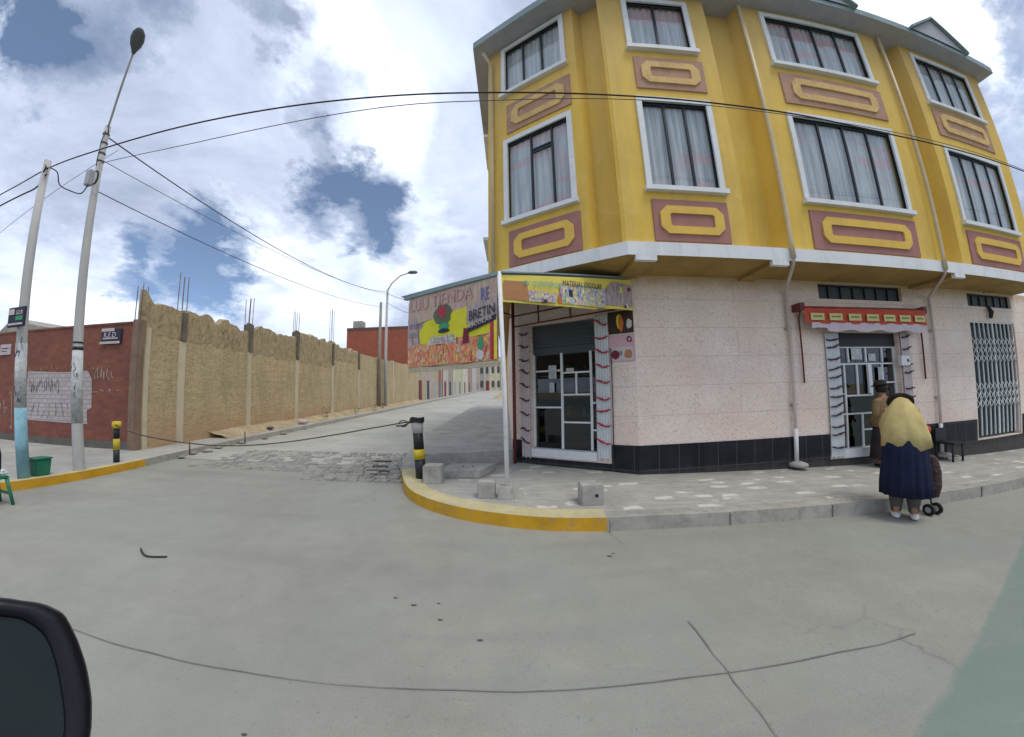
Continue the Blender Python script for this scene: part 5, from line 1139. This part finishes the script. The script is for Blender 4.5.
def ellipsoid(mb, c, rx, ry, rz, n=14, m_=9):
    prof = []; vs = []
    for j in range(1, m_):
        t = math.pi * j / m_
        for k in range(n): a_ = 2 * math.pi * k / n; vs.append((c[0] + rx * math.sin(t) * math.cos(a_), c[1] + ry * math.sin(t) * math.sin(a_), c[2] - rz * math.cos(t)))
    fs = [(i * n + k, i * n + (k + 1) % n, (i + 1) * n + (k + 1) % n, (i + 1) * n + k) for i in range(m_ - 2) for k in range(n)] + [tuple(range(n))[::-1], tuple(range((m_ - 2) * n, (m_ - 1) * n))]
    mb.add(vs, fs, True)
def loft(rings, n=28, folds=0, famp=0, seed=0):
    """rings: (cx,cy,cz,rx,ry,tilt) stacked cross-sections"""
    mb = MB(); vs = []; rr = random.Random(seed); ph = [rr.uniform(0, 6.28) for _ in range(4)]
    for i, (cx, cy, cz, rx, ry, tl) in enumerate(rings):
        f = i / (len(rings) - 1)
        for k in range(n):
            a_ = 2 * math.pi * k / n; w = 1 + (famp * f * (math.sin(folds * a_ + ph[0]) + .5 * math.sin((folds * 1.7) // 1 * a_ + ph[1])) if folds else 0)
            x = rx * math.cos(a_) * w; y = ry * math.sin(a_) * w
            vs.append((cx + x, cy + y * math.cos(tl), cz + y * math.sin(tl)))
    m_ = len(rings); fs = [(i * n + k, i * n + (k + 1) % n, (i + 1) * n + (k + 1) % n, (i + 1) * n + k) for i in range(m_ - 1) for k in range(n)]
    mb.add(vs, fs, True); o = len(mb.v) - len(vs)
    mb.f.append([o + k for k in range(n)][::-1]); mb.sm.append(False); mb.f.append([o + (m_ - 1) * n + k for k in range(n)]); mb.sm.append(False)
    return mb
def fingers(J, E, wrist_i, wp, d, side, s=1.0):
    """add a palm and five curled fingers to the joint list"""
    wp = V(wp); d = V(d).normalized(); u = V(side).normalized(); n_ = d.cross(u)
    J.append((wp + d * .045 * s, .030 * s, .016 * s)); pi = len(J) - 1; E.append((wrist_i, pi))
    for k, (off_, ln) in enumerate(((-.027, .062), (-.009, .072), (.009, .068), (.027, .054))):
        b0 = wp + d * .085 * s + u * off_ * s; J.append((b0, .0095 * s)); E.append((pi, len(J) - 1))
        J.append((b0 + (d * .8 + n_ * .5) * ln * .55 * s, .0085 * s)); E.append((len(J) - 2, len(J) - 1))
        J.append((b0 + (d * .9 + n_ * 1.3) * ln * .75 * s, .0075 * s)); E.append((len(J) - 2, len(J) - 1))
    t0 = wp + d * .035 * s - u * .035 * s; J.append((t0, .011 * s)); E.append((pi, len(J) - 1)); J.append((t0 + (d * .6 - u * .6 + n_ * .3) * .05 * s, .009 * s)); E.append((len(J) - 2, len(J) - 1))
# woman bending at the kerb (back to the viewer)
wx, wy = 4.54, 3.20; gz = zg(wx, wy)
wm = thing('person', 'person in wide navy skirt, mustard shawl and dark hat stooping at the kerb', 'person', (wx, wy, gz))
J = [((wx, wy + .0, .80), .13, .11), ((wx, wy + .10, 1.02), .14, .11), ((wx, wy + .22, 1.17), .15, .10), ((wx - .0, wy + .31, 1.20), .05), ((wx + .0, wy + .38, 1.20), .065), ((wx + .0, wy + .45, 1.17), .07)]
E_ = [(0, 1), (1, 2), (2, 3), (3, 4), (4, 5)]
for s in (-1, 1):
    i = len(J); J += [((wx + s * .10, wy + .01, .70), .085), ((wx + s * .09, wy - .01, .42), .06), ((wx + s * .085, wy + .03, .24 + gz), .05), ((wx + s * .085, wy + .02, .09 + gz), .034), ((wx + s * .09, wy - .03, .05 + gz), .033), ((wx + s * .10, wy + .10, .035 + gz), .03)]
    E_ += [(0, i), (i, i + 1), (i + 1, i + 2), (i + 2, i + 3), (i + 3, i + 4), (i + 3, i + 5)]
    i = len(J); J += [((wx + s * .14, wy + .20, 1.14), .055), ((wx + s * .19, wy + .24, .93), .042), ((wx + s * .12, wy + .38, .80), .032)]
    E_ += [(2, i), (i, i + 1), (i + 1, i + 2)]; fingers(J, E_, i + 2, (wx + s * .12, wy + .38, .80), (-s * .3, .8, -.3), (1, 0, 0), .9)
skin_body('body', J, E_, 'skin', wm, 0)
mb = loft([(wx, wy + .02, .93, .17, .13, 0), (wx, wy + .02, .84, .205, .16, 0), (wx, wy, .72, .218, .195, 0), (wx, wy, .52, .237, .22, 0), (wx, wy, .34, .252, .24, 0), (wx + .01, wy, .20, .262, .25, 0)], 96, 17, .045, 3)
mb.build('skirt', 'navy', wm)
mb = loft([(wx + .02, wy + .02, .76, .235, .185, .0), (wx, wy + .02, .88, .236, .18, -.05), (wx - .01, wy + .05, 1.0, .222, .175, -.1), (wx - .01, wy + .10, 1.11, .18, .16, -.15), (wx, wy + .16, 1.20, .132, .13, -.3), (wx, wy + .23, 1.26, .085, .10, -.5), (wx, wy + .28, 1.28, .045, .06, -.6)], 64, 7, .0, 1)
for i, v in enumerate(mb.v):
    x, y, z = v; a_ = math.atan2(y - wy - .08, x - wx); q_ = 1 + .075 * noise.noise(V((math.cos(a_) * 3.2, math.sin(a_) * 3.2, z * 2.2))) + .05 * math.sin(a_ * 8 + z * 7 + noise.noise(V((x * 4, y * 4, z * 4))) * 4) * min(1, max(0, (1.32 - z) * 4)); x = wx + (x - wx) * q_; y = wy + .08 + (y - wy - .08) * q_; k = noise.noise(V((x * 9, y * 9, z * 5))) * .014; f = max(0, .86 - z); mb.v[i] = (x + k, y + k, z - (f * .55 * abs(math.sin(x * 7 + 1))))
mb.build('shawl', 'shawl', wm)
mb = MB(); hc = V((wx + .02, wy + .40, 1.245)); ax = V((.0, .8, .6)).normalized()
def disc(mb, c, ax, prof, n=28):
    a_ = ax.cross(V((1, 0, 0))).normalized(); b_ = ax.cross(a_); vs = []
    for r_, h_ in prof:
        for k in range(n): t = 2 * math.pi * k / n; vs.append(c + ax * h_ + a_ * r_ * math.cos(t) + b_ * r_ * math.sin(t))
    m_ = len(prof); mb.add(vs, [(i * n + k, i * n + (k + 1) % n, (i + 1) * n + (k + 1) % n, (i + 1) * n + k) for i in range(m_ - 1) for k in range(n)], True)
    o = len(mb.v) - len(vs); mb.f.append([o + k for k in range(n)][::-1]); mb.sm.append(False); mb.f.append([o + (m_ - 1) * n + k for k in range(n)]); mb.sm.append(False)
disc(mb, hc, ax, [(.05, -.01), (.132, -.012), (.145, .006), (.132, .006), (.095, .012), (.092, .055), (.08, .09), (.05, .11), (.01, .115)]); mb.build('hat', 'felt', wm)
mb = MB(); ellipsoid(mb, (wx, wy + .38, 1.20), .085, .09, .085); mb.build('hair', 'hair', wm)
for s in (-1, 1):
    mb = MB(); mb.tube([(wx + s * .05, wy + .30, 1.27), (wx + s * .05, wy + .17, 1.28), (wx + s * .045, wy + .06, 1.22)], [.016, .018, .010], 6)
    mb.build('braid', 'hair', wm)
for s in (-1, 1):
    mb = MB(); ellipsoid(mb, (wx + s * .09, wy + .02, .035 + gz), .048, .125, .04); mb.build('shoe', 'shoe', wm)
    mb = MB(); mb.tube([(wx + s * .085, wy + .03, .07 + gz), (wx + s * .085, wy + .04, .2 + gz), (wx + s * .09, wy + .02, .42)], [.05, .072, .085], 10); mb.build('stocking', 'stock', wm)
wm.rotation_euler = (0, 0, R(-48))
# wheeled shopping bag beside her
tr = thing('shopping_trolley', 'dark maroon shopping bag on two black wheels right of the stooping person', 'trolley', (5.02, 3.2, zg(5.0, 3.2))); tz = zg(5.0, 3.2)
mb = loft([(5.08, 3.26, tz + .20, .07, .08, 0), (5.09, 3.26, tz + .32, .10, .10, 0), (5.10, 3.27, tz + .5, .09, .10, 0), (5.09, 3.27, tz + .66, .06, .07, 0), (5.08, 3.27, tz + .7, .03, .04, 0)], 18, 5, .05, 2); mb.build('bag', 'maroon', tr)
mb = MB(); mb.tube([(4.99, 3.2, tz + .1), (5.01, 3.25, tz + .45), (5.0, 3.3, tz + .86), (5.05, 3.32, tz + .88)], .01, 6); mb.build('frame', 'black', tr)
for dx in (-.10, .04):
    mb = MB(); mb.tube([(5.0 + dx, 3.18, tz + .07), (5.03 + dx, 3.18, tz + .07)], [.07, .07], 16); w = mb.build('wheel', 'rubber', tr)
    mb = MB(); mb.tube([(4.995 + dx, 3.18, tz + .07), (5.035 + dx, 3.18, tz + .07)], .035, 10); mb.build('hub', 'pole', w)
mb = MB(); ellipsoid(mb, (4.93, 3.2, .92), .04, .035, .045); tag(mb.build('cloth_bundle', 'ink_red'), "small red cloth bundle by the stooping person's right arm", 'bundle')
# person standing in the shop doorway
qx, qy = 6.62, 5.02; qz = zg(qx, qy) + .15
pm = thing('person', 'person in tan jacket and long dark skirt standing at the right shop door', 'person', (qx, qy, qz))
H = 1.47
J = [((qx, qy, qz + .80), .12, .09), ((qx, qy, qz + 1.0), .11, .08), ((qx + .01, qy, qz + 1.18), .15, .085), ((qx + .02, qy + .02, qz + 1.26), .045), ((qx + .02, qy + .04, qz + 1.34), .068), ((qx + .02, qy + .05, qz + 1.41), .075)]
E_ = [(0, 1), (1, 2), (2, 3), (3, 4), (4, 5)]
for s in (-1, 1):
    i = len(J); J += [((qx + s * .09, qy, qz + .70), .08), ((qx + s * .085, qy - .01, qz + .40), .055), ((qx + s * .08, qy, qz + .1), .036), ((qx + s * .09, qy - .04, qz + .04), .03), ((qx + s * .10, qy + .11, qz + .035), .03)]
    E_ += [(0, i), (i, i + 1), (i + 1, i + 2), (i + 2, i + 3), (i + 2, i + 4)]
    i = len(J); J += [((qx + s * .17, qy, qz + 1.17), .055), ((qx + s * .21, qy - .02, qz + .93), .042), ((qx + s * .13, qy + .14, qz + .80), .032)]
    E_ += [(2, i), (i, i + 1), (i + 1, i + 2)]; fingers(J, E_, i + 2, (qx + s * .13, qy + .14, qz + .80), (-s * .4, .8, 0), (1, 0, 0), .9)
skin_body('body', J, E_, 'skin', pm, 0)
mb = loft([(qx, qy, qz + .72, .22, .16, 0), (qx, qy, qz + .85, .21, .15, 0), (qx, qy, qz + 1.0, .20, .14, 0), (qx + .01, qy, qz + 1.15, .20, .13, 0), (qx + .015, qy + .01, qz + 1.22, .14, .10, 0), (qx + .02, qy + .02, qz + 1.26, .06, .06, 0)], 30, 5, .01, 1); mb.build('jacket', 'tan', pm)
for s in (-1, 1):
    mb = MB(); mb.tube(catmull([(qx + s * .16, qy, qz + 1.18), (qx + s * .21, qy - .02, qz + 1.05), (qx + s * .22, qy - .02, qz + .93), (qx + s * .145, qy + .12, qz + .82)], 4), [.065] * 6 + [.055] * 6 + [.046], 10); mb.build('sleeve', 'tan', pm)
mb = loft([(qx, qy, qz + .82, .17, .13, 0), (qx, qy, qz + .6, .21, .17, 0), (qx, qy, qz + .35, .235, .2, 0), (qx, qy, qz + .16, .25, .21, 0)], 40, 9, .03, 5); mb.build('skirt', 'brownskirt', pm)
mb = MB(); ellipsoid(mb, (qx + .02, qy + .03, qz + 1.40), .09, .095, .10); mb.build('hair', 'hair', pm)
mb = MB(); disc(mb, V((qx + .02, qy + .04, qz + 1.45)), V((0, .15, 1)).normalized(), [(.05, 0), (.14, 0), (.145, .012), (.10, .015), (.095, .07), (.05, .10)]); mb.build('hat', 'felt', pm)
for s in (-1, 1): mb = MB(); ellipsoid(mb, (qx + s * .09, qy + .02, qz + .035), .042, .12, .036); mb.build('shoe', 'rubber', pm)

# ------------------------------------------------------------------ car door mirror close to the camera
mr = thing('door_mirror', 'black car door mirror with dark glass in the lower left foreground', 'mirror', (-.6, .2, 1.5 - .33))
M['mirror_shell'] = mat('mirror_shell', (.004, .004, .008), .3, .1, 5, None, 0, .05)
mg, nt, bb = new_mat('dark_mirror_glass'); bb.inputs['Base Color'].default_value = (.006, .012, .012, 1); bb.inputs['Roughness'].default_value = .06; bb.inputs['Specular IOR Level'].default_value = .3  # near-black base colour stands in for the reflected dark car interior
M['mglass'] = mg
# outline in a plane facing the camera; local axes
mc = V((-.475, .150, 1.215)); mn = (V((0, 0, 1.5)) - mc).normalized(); mu = V((0, 0, 1)).cross(mn).normalized(); mv = mn.cross(mu)
def rrect(w, hh, r, n=6, skew=0):
    out = []
    for cx, cy, a0 in ((w - r, hh - r, 0), (-w + r, hh - r, 90), (-w + r, -hh + r, 180), (w - r, -hh + r, 270)):
        for k in range(n + 1): a_ = R(a0 + 90 * k / n); x, y = cx + r * math.cos(a_), cy + r * math.sin(a_); out.append((x + skew * y, y))
    return out
OUT = [(.051, .021), (.046, .046), (.038, .057), (.026, .066), (.009, .073), (-.008, .079), (-.05, .086), (-.10, .088), (-.15, .078), (-.18, .05), (-.185, 0), (-.175, -.05), (-.14, -.085), (-.08, -.094), (-.02, -.093), (.015, -.084), (.033, -.069), (.044, -.046), (.049, -.028), (.052, -.004)]
GL = [(.025, .022), (.022, .035), (.015, .046), (.005, .055), (-.008, .060), (-.02, .063), (-.05, .068), (-.10, .070), (-.14, .062), (-.165, .04), (-.17, 0), (-.16, -.045), (-.13, -.070), (-.08, -.077), (-.03, -.076), (-.005, -.070), (.008, -.060), (.017, -.041), (.022, -.020), (.025, .002)]
mc = V((-.44, .19, 1.24)); mn = (V((0, 0, 1.5)) - mc).normalized(); mu = V((0, 0, 1)).cross(mn).normalized(); mv = mn.cross(mu)
def scl(P, k): return [((x + .065) * k - .065, y * k) for x, y in P]
def mloop(P, o): return [V(p) for p in catmull([tuple(mc + mu * x + mv * y + mn * o) for x, y in P + P[:1]], 3)[:-1]]
loops = [mloop(scl(OUT, .99), -.012), mloop(OUT, -.002), mloop(scl(OUT, .97), .006), mloop(scl(GL, 1.03), .005), mloop(GL, -.004)]
back = [mloop(scl(OUT, .93), -.04), mloop(scl(OUT, .7), -.07), mloop(scl(OUT, .3), -.085)]
seq = back[::-1] + loops; n = len(seq[0]); mb = MB(); vs = [p for l in seq for p in l]
mb.add(vs, [(i * n + k, i * n + (k + 1) % n, (i + 1) * n + (k + 1) % n, (i + 1) * n + k) for i in range(len(seq) - 1) for k in range(n)] + [tuple(range(n))], True); mb.build('housing', 'mirror_shell', mr)
mb = MB(); mb.add(mloop(scl(GL, 1.01), -.003), [tuple(range(n))]); mb.build('mirror_glass', 'mglass', mr)
mb = MB(); q = mc - mu * .12 - mn * .03 - mv * .05; mb.tube([q + mu * .05, q - mu * .05, q - mu * .16 - mv * .03], [.03, .028, .035], 10); mb.build('mirror_arm', 'mirror_shell', mr)

# ------------------------------------------------------------------ camera (wide action-camera lens)
cam = bpy.data.cameras.new('camera'); co = bpy.data.objects.new('camera', cam); C.objects.link(co); sc.camera = co
cam.type = 'PANO'; cam.panorama_type = 'FISHEYE_LENS_POLYNOMIAL'; cam.sensor_width = 36; cam.sensor_fit = 'HORIZONTAL'
cam.fisheye_fov = R(200); cam.clip_start = .01; cam.clip_end = 5000
cam.fisheye_polynomial_k0 = 0; cam.fisheye_polynomial_k1 = -.08257151; cam.fisheye_polynomial_k2 = -.00080196; cam.fisheye_polynomial_k3 = .000202228; cam.fisheye_polynomial_k4 = -5.58154e-6
co.location = (0, 0, 1.5); co.rotation_euler = (1.6431, .0170, .0012)

# ------------------------------------------------------------------ light and sky
SUN_AZ, SUN_EL = R(-42), R(66)      # azimuth from +X towards +Y
sd = V((math.cos(SUN_EL) * math.cos(SUN_AZ), math.cos(SUN_EL) * math.sin(SUN_AZ), math.sin(SUN_EL)))
sl = bpy.data.lights.new('sun', 'SUN'); sl.energy = 1.35; sl.angle = R(24); sl.color = (1, .94, .84)
so = bpy.data.objects.new('sun', sl); C.objects.link(so); so.rotation_euler = (-sd).to_track_quat('-Z', 'Y').to_euler()
wd = bpy.data.worlds.new('World'); sc.world = wd; wd.use_nodes = True; nt = wd.node_tree; bg = nt.nodes['Background']
sky = N(nt, 'ShaderNodeTexSky', sky_type='NISHITA'); sky.sun_disc = False; sky.sun_elevation = SUN_EL; sky.sun_rotation = R(90) - SUN_AZ; sky.altitude = 3800; sky.air_density = 1; sky.dust_density = .6
tc = N(nt, 'ShaderNodeTexCoord'); dirv = tc.outputs['Generated']
sp = N(nt, 'ShaderNodeSeparateXYZ'); L(nt, dirv, sp.inputs[0])
# flattened cloud-layer coordinates
zz = N(nt, 'ShaderNodeMath', operation='MAXIMUM'); L(nt, sp.outputs[2], zz.inputs[0]); zz.inputs[1].default_value = 0
za = N(nt, 'ShaderNodeMath', operation='ADD'); L(nt, zz.outputs[0], za.inputs[0]); za.inputs[1].default_value = .38
dvv = N(nt, 'ShaderNodeVectorMath', operation='DIVIDE'); cb = N(nt, 'ShaderNodeCombineXYZ')
for i in range(3): L(nt, za.outputs[0], cb.inputs[i])
L(nt, dirv, dvv.inputs[0]); L(nt, cb.outputs[0], dvv.inputs[1]); pv = dvv.outputs[0]
def wn(scale, detail, rough, dist=0, off=0):
    mp = N(nt, 'ShaderNodeMapping'); mp.inputs['Location'].default_value = (off, off * .7, off * .3); L(nt, pv, mp.inputs[0])
    return nz(nt, mp.outputs[0], scale, detail, rough, dist)
def mth(op, a, b, c=None):
    n = N(nt, 'ShaderNodeMath', operation=op)
    for i, v in enumerate((a, b, c)):
        if v is None: continue
        if isinstance(v, (int, float)): n.inputs[i].default_value = v
        else: L(nt, v, n.inputs[i])
    return n.outputs[0]
wob = N(nt, 'ShaderNodeTexNoise'); wob.inputs['Scale'].default_value = 3.2; wob.inputs['Detail'].default_value = 9; wob.inputs['Roughness'].default_value = .62; L(nt, pv, wob.inputs['Vector'])
wsub = N(nt, 'ShaderNodeVectorMath', operation='SUBTRACT'); L(nt, wob.outputs['Color'], wsub.inputs[0]); wsub.inputs[1].default_value = (.5, .5, .5)
wsc = N(nt, 'ShaderNodeVectorMath', operation='SCALE'); wsc.inputs['Scale'].default_value = .52; L(nt, wsub.outputs[0], wsc.inputs[0])
wad = N(nt, 'ShaderNodeVectorMath', operation='ADD'); L(nt, dirv, wad.inputs[0]); L(nt, wsc.outputs[0], wad.inputs[1])
wno = N(nt, 'ShaderNodeVectorMath', operation='NORMALIZE'); L(nt, wad.outputs[0], wno.inputs[0])
def lobe(d, rad_deg, amp):
    dp = N(nt, 'ShaderNodeVectorMath', operation='DOT_PRODUCT'); L(nt, wno.outputs[0], dp.inputs[0]); dp.inputs[1].default_value = V(d).normalized()
    mr_ = N(nt, 'ShaderNodeMapRange', interpolation_type='SMOOTHSTEP'); mr_.inputs['From Min'].default_value = math.cos(R(rad_deg)); mr_.inputs['From Max'].default_value = math.cos(R(rad_deg * .25)); mr_.inputs['To Max'].default_value = amp
    L(nt, dp.outputs['Value'], mr_.inputs['Value']); return mr_.outputs[0]
def total(lst):
    s = None
    for l in lst: s = l if s is None else mth('ADD', s, l)
    return s
BLUE = [((-0.735, 0.258, 0.627), 14, 0.5), ((-0.523, 0.457, 0.719), 5, 0.12), ((-0.779, 0.215, 0.589), 8, 0.3), ((-0.407, 0.759, 0.508), 11, 0.42), ((-0.438, 0.704, 0.559), 7, 0.25), ((-0.325, 0.842, 0.430), 9, 0.3), ((-0.746, 0.598, 0.295), 11, 0.4), ((-0.647, 0.693, 0.317), 10, 0.35), ((-0.805, 0.511, 0.300), 6, 0.25), ((0.798, 0.195, 0.570), 8, 0.5), ((0.859, 0.306, 0.410), 9, 0.3), ((-0.056, 0.554, 0.830), 4, 0.25), ((-0.436, 0.527, 0.730), 4, 0.1), ((-0.249, 0.870, 0.425), 5, 0.1)]
BRIGHT = [((0.778, 0.321, 0.541), 16, 0.45), ((0.649, 0.356, 0.673), 14, 0.35), ((-0.230, 0.551, 0.802), 16, 0.16), ((-0.368, 0.574, 0.731), 9, 0.15), ((-0.306, 0.716, 0.628), 7, 0.2), ((-0.304, 0.867, 0.396), 12, 0.28), ((-0.536, 0.766, 0.355), 7, 0.25), ((-0.621, 0.686, 0.380), 6, 0.15), ((-0.864, 0.470, 0.180), 12, 0.2), ((-0.436, 0.527, 0.730), 4, -0.35), ((-0.481, 0.470, 0.740), 6, -0.3), ((-0.407, 0.651, 0.641), 5, -0.25), ((-0.659, 0.492, 0.569), 20, -0.08), ((-0.795, 0.367, 0.483), 16, -0.1), ((0.395, 0.486, 0.780), 20, 0.1), ((-0.808, 0.574, 0.137), 12, 0.2), ((0.871, 0.328, 0.366), 8, -0.4), ((-0.490, 0.854, 0.175), 10, 0.25)]
BLUE.append((tuple(sd), 40, -.5))
blue = total([lobe(*l) for l in BLUE]); bright = total([lobe(*l) for l in BRIGHT])
n1 = wn(2.1, 10, .6, .25, 3.1)
cover = mth('SUBTRACT', mth('MULTIPLY_ADD', n1, .55, .60), blue)         # > .5 cloud
cmask = ramp(nt, cover, [(.26, 0), (.62, 1)])
n2 = wn(1.5, 11, .62, .5, 8.4); n3 = wn(4.6, 9, .6, .3, 1.7)
shade = mth('ADD', mth('MULTIPLY_ADD', n2, 1.1, -.28), mth('MULTIPLY_ADD', n3, .34, -.12))
shade = mth('ADD', shade, bright)
cc = ramp(nt, shade, [(.02, (.26, .31, .42)), (.30, (.46, .52, .66)), (.56, (.66, .735, .87)), (.84, (.97, 1.0, 1.05))])
skc = N(nt, 'ShaderNodeVectorMath', operation='SCALE'); L(nt, sky.outputs[0], skc.inputs[0]); skc.inputs['Scale'].default_value = 1.0
ccs = N(nt, 'ShaderNodeVectorMath', operation='SCALE'); L(nt, cc, ccs.inputs[0]); ccs.inputs['Scale'].default_value = 10.0
skh = mix(nt, .12, skc.outputs[0], (4.2, 5.6, 7.6))
fin = mix(nt, cmask, skh, ccs.outputs[0])
L(nt, fin, bg.inputs[0]); bg.inputs[1].default_value = .1
sc.view_settings.view_transform = 'Standard'; sc.view_settings.look = 'None'; sc.view_settings.gamma = 1; sc.view_settings.exposure = .52
sc.cycles.use_denoising = True
sc.cycles.max_bounces = 6
